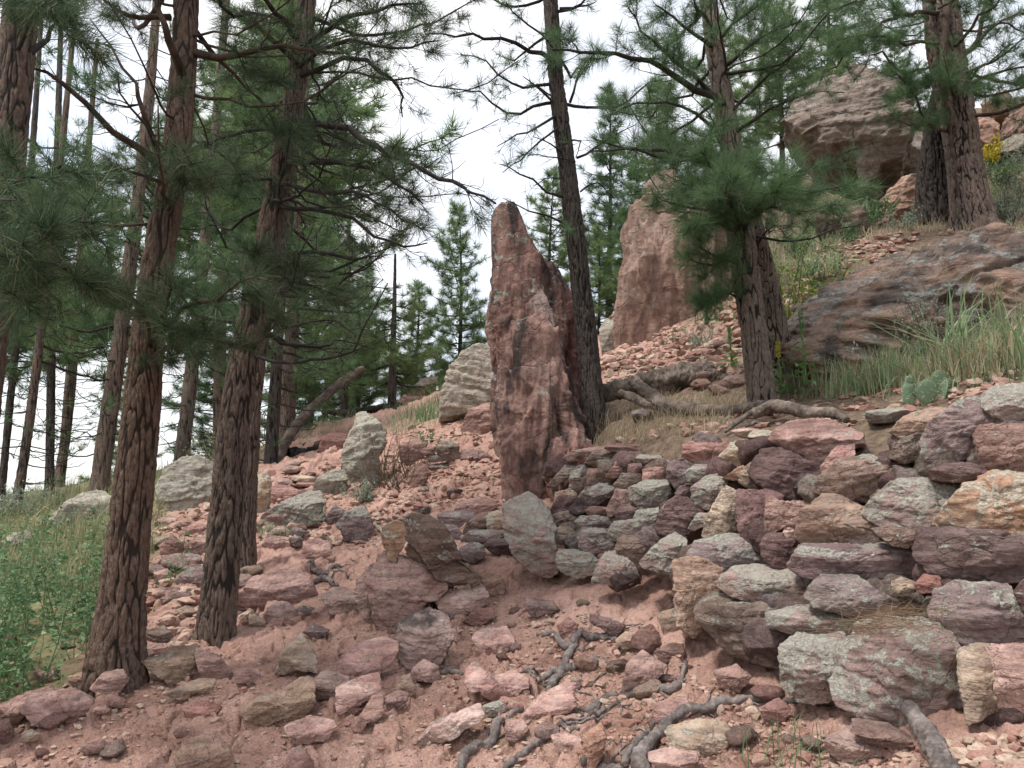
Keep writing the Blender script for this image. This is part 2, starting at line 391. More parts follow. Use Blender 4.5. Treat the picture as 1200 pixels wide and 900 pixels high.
def build_ground():
    ang = np.concatenate([np.linspace(-44, 44, 860), np.linspace(44, 316, 64)[1:-1]]); ang = np.radians(ang)
    rr = np.concatenate([[.03, .2, .4], np.geomspace(.7, 2.3, 30)[:-1], np.geomspace(2.3, 14, 620)[:-1], np.geomspace(14, 60, 150), np.geomspace(64, 3000, 26)])
    na, nr = len(ang), len(rr)
    X = (rr[:, None] * np.sin(ang)).ravel(); Y = (rr[:, None] * np.cos(ang)).ravel()
    z, veg, duff, slab = terrain(X, Y, True, True)
    i = np.arange(nr - 1)[:, None] * na; j = np.arange(na)[None]; k = (j + 1) % na
    mb = MB(); mb.add(np.stack([X, Y, z], 1), np.stack([i + k, i + j, i + na + j, i + na + k][::-1], -1).reshape(-1, 4))
    t = NT('trail_dirt_and_duff'); co = t.obj()
    n1 = t.noise(co, 1.7, 6, .6, .4); n2 = t.noise(co, 9, 6, .65, .3); gr = t.noise(co, 85, 4, .75)
    dirt = t.ramp(n1, [(.32, (.28, .155, .12)), (.52, (.43, .26, .205)), (.70, (.56, .365, .30))])
    dirt = t.mix(t.map(n2, .46, .68, 0, .65), dirt, (.25, .135, .10))
    dirt = t.mix(t.map(t.noise(co, 5.1, 7, .7), .57, .66, 0, .6), dirt, (.50, .33, .27))
    peb = t.voro(co, 46, 'F1', 'Color'); pd = t.voro(co, 46, 'F1')
    pm = t.math('MULTIPLY', t.map(pd, .42, .30), t.map(t.noise(co, 6, 3), .45, .6))
    dirt = t.mix(t.math('MULTIPLY', pm, .6), dirt, t.hsv(t.mix(.5, dirt, peb, 'SOFT_LIGHT'), .5, .9, 1.15))
    dirt = t.mix(t.math('MULTIPLY', t.attr('slab'), t.map(t.noise(co, 3.3, 5, .6), .35, .6, .25, .85)), dirt, t.mix(t.noise(co, 11, 5, .65), (.42, .225, .175), (.62, .41, .34)))
    dirt = t.hsv(dirt, .5, 1, t.map(gr, .25, .75, .66, 1.3, False))
    grass = t.ramp(n2, [(.3, (.10, .105, .05)), (.5, (.19, .175, .085)), (.7, (.30, .25, .14))])
    du = t.ramp(t.noise(co, 14, 7, .7), [(.3, (.085, .062, .045)), (.52, (.19, .135, .095)), (.7, (.33, .25, .17))])
    col = t.mix(t.attr('veg'), dirt, grass); col = t.mix(t.attr('duff'), col, du)
    hg = t.math('ADD', t.math('MULTIPLY', gr, .5), t.math('ADD', n2, t.math('MULTIPLY', pm, .5)))
    col = t.mix(t.math('MULTIPLY', t.math('SUBTRACT', 1, t.attr('duff')), t.map(t.noise(co, 31, 5, .75), .60, .70, 0, .55)), col, t.hsv(col, .5, 1, .5))
    nb = t.bump(t.noise(co, 24, 6, .7), .8, .04, t.bump(hg, .8, .02))
    me = mb.mesh('ground', t.done(col, nb), True, {'veg': veg, 'duff': duff, 'slab': slab})
    tag(link('ground', me), kind='structure')
build_ground()
# ------------------------------------------------------------------ rocks
_ico = {}
def ico(lv):
    if lv not in _ico:
        bm = bmesh.new(); bmesh.ops.create_icosphere(bm, subdivisions=lv, radius=1)
        bm.verts.ensure_lookup_table()
        _ico[lv] = (np.array([v.co[:] for v in bm.verts]), np.array([[v.index for v in f.verts] for f in bm.faces])); bm.free()
    return _ico[lv]
def radial(poly, th):
    c, s = np.cos(th), np.sin(th); best = np.zeros(len(th))
    for p, q in zip(poly, np.roll(poly, -1, 0)):
        e = q - p; den = c * e[1] - s * e[0]
        with np.errstate(divide='ignore', invalid='ignore'):
            r = (p[0] * e[1] - p[1] * e[0]) / den
            u = (p[0] * s - p[1] * c) / den
        best = np.where((np.abs(den) > 1e-12) & (r > 0) & (u >= -1e-6) & (u <= 1 + 1e-6), np.maximum(best, r), best)
    z = best <= 0
    if z.any(): best[z] = np.median(best[~z])
    return best
def rough_up(V, size, seed, rough, strata, tilt=.2, vert=False):
    q = V / size; n = norm(V * np.array([1, 1.2, 1.2]))
    big = fbm(q * 1.7 + seed, 4)
    rid = fbm(q * 3.9 + seed * 1.3, 4, ridged=True)
    lay = fbm(np.stack([q[:, 0] * 9, q[:, 1] * 9, q[:, 2] * 1.3], 1) + seed, 3) if vert else fbm(np.stack([q[:, 0] * 1.1, q[:, 1] * 1.1, (q[:, 2] + tilt * q[:, 0]) * 9], 1) + seed, 3)
    wq = q * (np.array([3.4, 3.4, 1.5]) if vert else np.array([2.3, 2.3, 3.6])) + .25 * big[:, None] + seed
    f1, f2, hh = worley(wq); blk = ((((hh * 37) % 101) / 101.) - .5) * sstep(0, .07, f2 - f1)
    fine = fbm(q * 15 + seed, 3)
    d = size * (rough * (.030 * big + .030 * rid + .055 * blk + .024 * fine) + strata * (.075 * lay + (.05 * fbm(np.stack([q[:, 0] * 5, q[:, 1] * 5, q[:, 2] * .8], 1) + seed * 2, 3, ridged=True) if vert else 0)))
    return V + n * d[:, None]
def poly_rock(px_poly, Y, thick, seed=0, lv=5, rough=1., strata=.6, facets=5, top=None, bevel=6., front=True, off=.5, vert=False):
    """a rock whose outline was measured in the photo, standing at distance Y with real depth `thick`.
    returns (centre, local vertices, faces)"""
    pp = np.array(px_poly, float)
    x, y = pp[:, 0], pp[:, 1]; x2, y2 = np.roll(x, -1), np.roll(y, -1)
    cr = x * y2 - x2 * y; A = cr.sum() / 2
    cx, cy = ((x + x2) * cr).sum() / (6 * A), ((y + y2) * cr).sum() / (6 * A)
    Yc = Y + (thick * off if front else 0)
    O = P(cx, cy, Yc); r = ray(cx, cy); d = norm(np.array([r[0], r[1], 0.])); Rv = np.array([d[1], -d[0], 0])
    loc = []
    for a, b in pp:
        w = ray(a, b); t = ((O - CAM) @ d) / (w @ d); q = CAM + w * t - O
        loc.append((q @ Rv, q[2]))
    loc = np.array(loc); u, F = ico(lv); rng = np.random.RandomState(seed)
    th = np.arctan2(u[:, 1], u[:, 0]); rho = np.hypot(u[:, 0], u[:, 1]); w = u[:, 2]
    k = (rho ** bevel + np.abs(w) ** bevel) ** (-1 / bevel)
    rr = radial(loc, th) * np.minimum(rho * k, 1)
    q = np.stack([rr * np.cos(th), rr * np.sin(th), thick * .5 * w * k], 1)
    ha, hb = np.ptp(loc[:, 0]) / 2, np.ptp(loc[:, 1]) / 2; sc = np.array([ha, hb, thick / 2])
    if top is not None:
        b0 = loc[:, 1].min() + 2 * hb * top
        lim = b0 + (loc[:, 1].max() - b0) * np.clip((q[:, 2] + thick * .5) / (thick * .8), 0, 1.2)
        q[:, 1] = np.where(q[:, 1] > lim, lim + (q[:, 1] - lim) * .06, q[:, 1])
    qn = q / sc
    for i in range(facets):
        n = norm(np.array([rng.uniform(-.62, .62), rng.uniform(-.45, .8), -1.]) if front else np.array([rng.uniform(-1, 1), rng.uniform(-.6, 1.), rng.uniform(-1, 1)]))
        lim = rng.uniform(.66, 1.0); ex = np.maximum(qn @ n - lim, 0); qn = qn - n * (ex * .97)[:, None]
    q = qn * sc
    V = q[:, 0:1] * Rv + q[:, 1:2] * np.array([0, 0, 1.]) + q[:, 2:3] * d
    size = float(np.sqrt(ha * hb)) * 2
    V = rough_up(V, size, seed * 1.37 + 3, rough, strata, rng.uniform(-.5, .5), vert)
    return O, V, F[:, ::-1]
def rock_mesh(name, V, F, mat):
    mb = MB(); mb.add(V, F); return mb.mesh(name, RM[mat] if isinstance(mat, str) else mat)
_seed = [100]
def rock(poly, Y, thick, mat, label, name='stone', cat='stone', group=None, lv=5, **kw):
    _seed[0] += 1
    O, V, F = poly_rock(poly, Y, thick, _seed[0], lv, **kw)
    # faces must look outwards
    a, b, c = V[F[:, 0]], V[F[:, 1]], V[F[:, 2]]
    if (np.einsum('ij,ij->i', np.cross(b - a, c - a), a)).sum() < 0: F = F[:, ::-1]
    o = link(name, rock_mesh(name, V, F, mat), None, O)
    return tag(o, label, cat, group)
def conv(crop, s):
    ox, oy, k = {'A': (600, 450, 4.), 'B': (900, 450, 4.), 'C': (800, 600, 3.), 'D': (0, 600, 3.), 'E': (400, 600, 3.), 'F': (400, 300, 3.), 'K': (800, 0, 3.), 'M': (180, 440, 4.), 'N': (420, 540, 4.615), 'G': (0, 0, 1.), 'Q': (680, 380, 4.), 'L': (0, 500, 6.), 'S': (680, 200, 4.)}[crop]
    n = [float(t) for t in s.replace(',', ' ').split()]
    return [(ox + n[i] / k, oy + n[i + 1] / k) for i in range(0, len(n), 2)]
# distance of the dry stone wall's face, fitted as a gently curved leaning sheet
_wd = [(1150,860,2.95),(1195,460,3.55),(1000,800,3.25),(1000,530,4.25),(850,760,4.0),(820,540,5.5),(740,700,4.9),(650,650,6.0),(650,530,7.3),(1195,650,3.1),(720,530,6.6),(900,650,3.95)]
_M = np.array([[1, a / 1000, b / 1000, a * b / 1e6, (a / 1000) ** 2] for a, b, _ in _wd])
_wc = np.linalg.lstsq(_M, np.array([1 / w[2] for w in _wd]), rcond=None)[0]
def wall_Y(px, py): return 1 / float(np.array([1, px / 1000, py / 1000, px * py / 1e6, (px / 1000) ** 2]) @ _wc)
WG = 'stones stacked in the dry stone wall'
WALL = [
 # crop, outline, depth factor, material, top, label
 ('A','-30 600 0 560 80 530 150 580 185 640 190 740 220 830 180 890 100 870 20 790 -20 720','.6','lichen',None,'big rounded grey pink boulder at the left foot of the wall, bulging over the path'),
 ('A','180 690 250 668 310 700 312 747 200 750 176 722','.3','tan',None,'small stone with a tan corner on the shoulder of the big rounded wall foot boulder'),
 ('A','180 622 250 600 300 600 332 630 270 668 192 656','.3','brown',None,'squat brown stone directly above the tan cornered stone near the fin rock'),
 ('A','300 650 330 622 480 625 502 655 400 688 318 692','.3','purple',None,'long flat grey stone lying level in the lower left of the wall'),
 ('A','315 720 340 685 420 680 455 712 472 752 460 780 360 787 320 762','.3','purple',.7,'purplish lichen flecked stone just under the long flat grey one at the wall left'),
 ('A','212 800 235 780 300 782 380 800 412 832 390 870 330 905 260 890 218 852','.35','lichen',.8,'pale lozenge shaped bottom stone right of the big rounded wall foot boulder'),
 ('A','390 880 440 800 500 788 570 858 590 905 520 945 430 930 380 922','.35','lichen',.7,'pointed pale grey bottom stone that tips down over the dark gap above the roots'),
 ('A','455 690 480 650 560 640 592 690 540 722 470 732','.25','lichen',None,'small pale stone wedged between purplish and white topped stones at the wall left'),
 ('A','500 730 520 710 600 722 652 737 655 780 600 826 530 822 490 772','.3','brown',None,'brown grey stone with a pale left edge low in the left part of the wall'),
 ('A','560 652 590 605 700 580 715 610 690 670 682 722 640 728 600 692','.3','lichen',.7,'white topped stone with a drooping right lobe left of the dark purple block'),
 ('A','606 832 640 800 700 740 760 705 812 742 818 800 752 882 690 876 620 850','.35','lichen',.55,'pinkish stone with a sloping pale lichen face in the lower middle of the wall'),
 ('A','680 662 730 560 780 533 880 560 897 602 830 692 760 722 690 692','.3','maroon',None,'dark purple angular block in the middle of the wall left of the tan upright'),
 ('A','485 602 510 570 592 568 612 600 560 637 500 642','.3','maroon',None,'small dark oval stone tucked under the grey lichen stone in the wall left half'),
 ('A','550 490 620 458 722 450 737 512 700 562 600 577 558 542','.35','lichen',.6,'grey green rounded stone with dark underside in the upper middle of the wall'),
 ('A','445 585 490 500 555 498 562 562 500 582 460 622','.25','pink',None,'small pink stone left of the grey green rounded one in the wall'),
 ('A','275 582 330 520 420 460 480 460 482 512 380 582 310 607 280 602','.35','purple',.6,'slanting purple grey slab leaning up to the right near the fin rock'),
 ('A','480 470 520 425 600 422 617 457 570 482 500 507','.25','brown',None,'brown wedge resting on the tip of the slanting purple grey slab'),
 ('A','270 490 280 412 350 388 382 432 350 482 300 507','.25','lichen',None,'pale green lichen stone standing above the slanting purple grey slab'),
 ('A','160 482 250 382 300 365 292 412 202 482','.3','brown',.5,'narrow slab leaning against the right foot of the fin rock'),
 ('A','200 592 205 512 270 498 302 522 280 582 240 612','.3','gold',None,'yellow stained stone left below the leaning narrow slab by the fin rock'),
 ('A','345 592 370 575 452 580 450 602 440 622 360 617','.25','red',None,'little red stone under the slanting purple grey slab'),
 ('A','540 432 550 380 602 373 617 412 600 437','.25','maroon',None,'small dark plum coloured cube in the upper left wall beside the red block'),
 ('A','615 402 650 385 722 380 737 440 690 462 620 464','.3','pink',.7,'dusky red block right of the small plum cube in the upper wall'),
 ('A','730 440 735 372 800 358 842 382 812 452 770 487','.3','purple',None,'grey purple stone at the left end of the pale lavender slab'),
 ('A','805 432 860 375 1000 373 1052 392 1000 422 890 462 820 457','.35','purple',.55,'pale lavender tapered slab with lichen lying flat near the wall top'),
 ('A','840 490 900 440 960 433 1002 457 988 532 920 582 870 562 850 522','.3','lichen',None,'round mint green lichen covered stone under the lavender slab'),
 ('A','765 512 790 480 842 475 852 522 800 547','.25','maroon',None,'small plum stone left of the mint green lichen stone'),
 ('A','895 702 920 620 980 512 1002 490 1057 520 1062 692 1000 722 910 724','.3','tan',None,'tan upright stone standing on end beside the maroon block'),
 ('A','1055 505 1190 503 1262 530 1262 720 1160 735 1080 722 1060 642','.3','maroon',None,'dark maroon square block set upright right of the tan standing stone'),
 ('A','830 672 870 610 922 608 902 662 850 684','.2','lichen',None,'little white lichen stone between the dark purple block and tan upright'),
 ('A','838 792 870 740 1000 710 1130 720 1182 800 1190 842 1090 864 930 864 850 832','.35','purple',.6,'broad flat purple stone with white lichen flecks, fourth course, mid wall'),
 ('A','775 882 800 830 880 833 982 875 960 905 780 914','.35','tan',.5,'tan capped stone under the left end of the broad flat purple one'),
 ('A','990 442 1080 383 1112 402 1060 452','.25','orange',None,'thin orange brown wedge pinned under the right end of the lavender slab'),
 ('A','1065 432 1120 375 1182 420 1192 482 1120 492 1070 462','.3','tan',None,'round tan stone beside the maroon diamond shaped slab'),
 ('A','980 342 1030 280 1100 258 1202 290 1170 362 1090 387 1010 372','.4','gold',.5,'yellowish tan stone with orange streaks on the wall top in the middle'),
 ('A','800 342 810 288 860 265 962 278 942 362 830 374','.35','red',.7,'dark red block on the wall top left of the yellowish tan one'),
 ('A','940 352 960 290 1010 268 1032 290 982 352','.25','pink',None,'narrow pink stone squeezed left of the yellowish tan wall top stone'),
 ('A','570 362 600 328 702 338 682 367 600 382','.35','brown',.4,'thin dark edged flagstone on the wall top, lying flat above the dusky red block'),
 ('A','610 392 700 343 737 362 640 404','.3','purple',.5,'thin slanted flagstone directly under the dark edged flagstone'),
 ('A','350 372 380 320 490 308 522 340 500 372 400 392','.35','brown',.6,'brown grey flat stone at the wall top near the fin rock'),
 ('A','440 302 460 280 592 283 602 312 560 327 470 317','.3','red',.5,'long dark red capstone at the far left top of the wall'),
 ('A','245 345 280 320 430 288 432 322 320 342 270 362','.3','red',.5,'thin sloping red flake leaning onto the fin rock at the wall end'),
 ('A','440 432 490 370 550 358 552 412 480 442','.25','pink',None,'salmon stone left of the small plum cube'),
 ('A','350 452 360 403 440 393 442 442 380 462','.25','red',None,'rusty red stone between pale green lichen stone and salmon stone'),
 ('A','1030 222 1090 203 1162 213 1120 252 1060 242','.3','pink',.5,'rose coloured flat stone lying on the wall top behind the yellowish tan one'),
 ('A','1110 252 1130 220 1202 213 1232 242 1200 267','.3','gold',.6,'ochre yellow stone beside the big pink capstone'),
 ('B','20 262 60 215 100 178 200 163 330 190 422 240 432 290 330 312 240 387 160 372 90 302','.45','pink',.45,'big pink capstone with one pale lichen blotch on the wall top'),
 ('B','228 492 280 420 380 350 470 338 600 368 684 430 600 482 500 532 480 557 300 522 238 507','.4','brown',.75,'plump brown stone with a bright yellow lichen patch in the upper wall'),
 ('B','-80 412 -20 328 60 318 262 400 264 442 200 482 100 558 20 522 -10 492 -60 452','.3','maroon',None,'maroon diamond shaped slab facing out of the upper wall'),
 ('B','253 382 320 298 400 288 402 332 300 402 258 417','.25','pink',None,'pink knob above the left end of the yellow lichen stone'),
 ('B','570 342 600 290 640 258 730 220 752 290 742 342 650 373 582 350','.35','brown',.7,'grey brown stone holding up the orange flagstone at the upper right'),
 ('B','578 222 640 158 760 108 832 108 782 172 740 217 620 247','.35','orange',.45,'orange flagstone on the wall top left of the big purple slab'),
 ('B','722 272 770 188 900 100 1000 58 1062 78 1092 172 1010 212 982 292 960 333 840 363 760 352 735 312','.45','purple',.75,'big smooth purple grey slab leaning at the upper right of the wall'),
 ('B','1005 62 1060 18 1200 -8 1320 20 1330 190 1190 192 1120 167 1060 150 1010 112','.4','lichen',.6,'thick lichen grey capstone resting on the big purple slab at the wall end'),
 ('B','972 242 1010 213 1120 198 1260 198 1300 430 1110 424 1050 442 1010 372','.35','red',None,'fractured bright red rock beneath the lichen grey capstone'),
 ('B','752 412 830 373 950 368 1012 402 1022 442 930 458 780 448','.3','maroon',.6,'flat plum stone in the recess under the big purple slab'),
 ('B','463 592 500 540 600 468 700 443 800 445 962 478 930 562 800 642 720 693 640 708 530 642 480 617','.4','lichen',.75,'wide flat stone with rings of pale lichen right of the yellow lichen stone'),
 ('B','780 662 860 560 930 482 1050 438 1200 408 1360 420 1360 720 1200 722 1040 712 900 692','.45','gold',.7,'huge orange boulder crusted with white lichen at the right edge of the wall'),
 ('B','693 772 740 688 880 688 1040 713 1200 732 1380 740 1380 905 1200 902 1000 914 800 894 720 832','.35','maroon',None,'long dark purple brown slab under the huge orange lichen boulder'),
 ('B','150 712 180 600 260 528 340 538 480 600 502 650 482 690 592 690 602 742 400 748 200 748','.4','orange',.6,'orange pink stone with a split right corner in the wall centre'),
 ('B','490 682 590 668 680 688 722 720 650 763 590 752','.3','brown',None,'brown stone in the shade between orange pink stone and dark purple slab'),
 ('B','75 692 110 640 162 638 152 712 90 717','.25','pink',None,'small pink stone left of the orange pink split corner stone'),
 ('B','0 512 60 558 240 548 202 592 90 652 0 702','.25','red',None,'red stone set deep below the maroon diamond shaped slab'),
 ('B','-30 752 0 710 100 708 190 760 152 832 120 862 20 852 -20 802','.35','maroon',.7,'reddish plum stone right of the broad flat purple one in mid wall'),
 ('B','118 842 180 760 400 753 560 748 660 748 702 800 722 890 690 907 520 907 300 922 180 888 128 862','.4','purple',.7,'long stone veiled with green lichen along its top in mid wall'),
 ('C','126 250 190 200 290 188 400 200 494 250 470 302 400 322 290 317 180 287','.4','lichen',.5,'almond shaped pink stone with pale top at the lower centre of the wall'),
 ('C','443 292 500 233 600 228 662 270 762 310 792 337 700 357 640 367 560 342 470 327','.4','purple',.7,'blue black stained stone with pale lichen below the long green lichened one'),
 ('C','58 352 100 303 200 298 310 345 400 420 414 450 345 533 270 512 170 472 90 402 62 377','.42','brown',.75,'large egg shaped orange brown stone overhanging the bank'),
 ('C','305 357 420 338 560 343 622 375 642 395 540 442 420 432 310 402','.35','lichen',.55,'flat whitish stone lying on the right end of the egg shaped one'),
 ('C','348 482 400 443 560 443 572 502 552 552 545 602 570 642 470 657 400 652 355 592','.35','lichen',.65,'square mossy grey stone left of the large lichen slab at the wall base'),
 ('C','543 582 570 490 640 408 740 398 882 405 932 440 972 562 987 652 987 742 900 758 800 732 650 692 578 642','.35','lichen',None,'largest pale lichen slab standing on edge at the right base of the wall'),
 ('C','878 352 900 280 960 258 1142 263 1182 320 1192 420 1180 472 1080 478 950 462 900 392','.4','purple',.62,'purple block with thick mint lichen on top above the largest pale slab'),
 ('C','972 502 1010 485 1078 483 1112 602 1106 682 1000 724 982 622','.35','tan',None,'tan upright block at the right base, between the largest pale slab and a pink block'),
 ('C','1078 487 1200 483 1330 500 1330 710 1112 702 1100 592','.35','pink',None,'smooth pink block at the lower right corner of the wall'),
 ('C','738 247 770 233 812 245 817 277 770 292 738 272','.16','tan',None,'loose tan pebble resting in the wall beside a dark red chip'),
 ('C','818 252 850 223 902 230 907 277 840 282','.2','red',None,'dark red chip lying in the wall next to the tan pebble'),
 ('C','-30 182 50 168 132 210 142 280 80 322 72 402 40 424 -14 382','.35','orange',None,'tall ochre stone left of the almond shaped pink one, above the bank'),
 ('C','510 802 600 768 702 820 682 852 560 864 515 832','.3','pink',.5,'flat pink stone half buried at the base under the largest pale slab'),
 ('C','600 742 720 758 802 800 760 822 640 792','.3','red',.5,'thin red ledge stone jutting out beneath the largest pale slab'),
 ('C','1170 282 1200 248 1300 255 1300 355 1200 352','.35','maroon',None,'plum stone cut by the right edge above the mint topped purple block'),
 ('C','395 98 420 40 450 28 400 20 370 40 352 80','.25','red',None,'small rusty stone wedged under the orange pink split corner stone'),
]
for crop, s, tf, mat, top, lab in WALL:
    pg = conv(crop, s); a = np.array(pg); c = a.mean(0); Y = wall_Y(min(c[0], 1215), c[1])
    w = np.ptp(a, axis=0) * Y / F_PX
    pg = [(c[0] + (x - c[0]) * 1.07, c[1] + (y - c[1]) * 1.09) for x, y in pg]
    t = max(.9 * float(np.sqrt(w[0] * w[1])), float(tf) * .62)
    big = max(np.ptp(a, axis=0))
    if 'big rounded grey pink' in lab: Y, t = 5.75, .62
    rock(pg, Y - .02, t, mat, lab, group=WG, lv=6 if big > 36 else 5, top=top, rough=1.0, strata=.5, facets=13)
# darker stones packed behind the faced ones; they fill the joints
rng = np.random.RandomState(5)
protos = {}
def proto(mat, i, flat=.55, lv=4):
    k = (mat, i, flat, lv)
    if k not in protos:
        th = np.linspace(0, 2 * np.pi, 8)[:-1] + np.random.RandomState(i * 7 + 1).uniform(-.3, .3, 7)
        r = np.random.RandomState(i).uniform(.75, 1.15, 7)
        pg = [(600 + 100 * a * math.cos(t), 450 + 100 * flat * a * math.sin(t)) for a, t in zip(r, th)]
        O, V, F = poly_rock(pg, F_PX, 170, i + 40, lv, 1.25, .5, 6, None, 3., False)
        V = V / 100
        a, b, c = V[F[:, 0]], V[F[:, 1]], V[F[:, 2]]
        if (np.einsum('ij,ij->i', np.cross(b - a, c - a), a)).sum() < 0: F = F[:, ::-1]
        protos[k] = rock_mesh('stone', V, F, mat)
    return protos[k]
def loose(name, mat, i, loc, size, label, cat, group, rng, flat=.55, tilt=.35, lv=4):
    o = link(name, proto(mat, i, flat, lv), None, loc); s = size * .5
    o.scale = (s, s, s); o.rotation_euler = (rng.uniform(-tilt, tilt), rng.uniform(-tilt, tilt), rng.uniform(0, 6.28))
    return tag(o, label, cat, group)
n = 0
for k in range(900):
    px = rng.uniform(640, 1215); py = rng.uniform(470, 850)
    lo = np.interp(px, [640, 720, 800, 920, 1100, 1215], [640, 690, 720, 790, 850, 850]); hi = np.interp(px, [640, 720, 830, 900, 1000, 1100, 1215], [545, 535, 520, 505, 520, 490, 465])
    if not hi < py < lo - 12: continue
    Y = wall_Y(px, py) + .22; sz = rng.uniform(.2, .36) * min(1.15, Y / 4.3)
    loose('stone', ['maroon', 'brown', 'purple', 'maroon'][k % 4], k % 3, P(px, py, Y), sz, 'small filler stone packed behind the larger stones of the wall', 'stone', 'filler stones inside the dry stone wall', rng, .7)
    n += 1
    if n >= 84: break
# ------------------------------------------------------------------ rocks lying on the ground, each set on the terrain where its foot shows
def ground_rock(crop, s, mat, label, top=.5, tk=.8, name='rock', cat='rock', group=None, Y=None, lv=None, sink=.12, **kw):
    pg = np.array(conv(crop, s)); lo = pg[:, 1].max(); cx = pg[pg[:, 1] > lo - .35 * np.ptp(pg[:, 1])][:, 0].mean()
    if Y is None: Y = hit(cx, lo - .06 * np.ptp(pg[:, 1]))
    w = np.ptp(pg, axis=0) * Y / F_PX; h = np.ptp(pg[:, 1])
    pg[:, 1] = np.where(pg[:, 1] > lo - .3 * h, pg[:, 1] + sink * h, pg[:, 1])
    t = .8 * tk * float(np.sqrt(w[0] * max(w[1], .45 * w[0]))); kw.setdefault('off', .12)
    big = max(np.ptp(pg, axis=0))
    if lv is None: lv = 6 if big > 75 else 5 if big > 22 else 4
    kw.setdefault('facets', 13); kw.setdefault('strata', .5)
    return rock(pg, Y, t, mat, label, name, cat, group, lv, top=top, **kw)
TG = 'separate rocks lying along the trail'
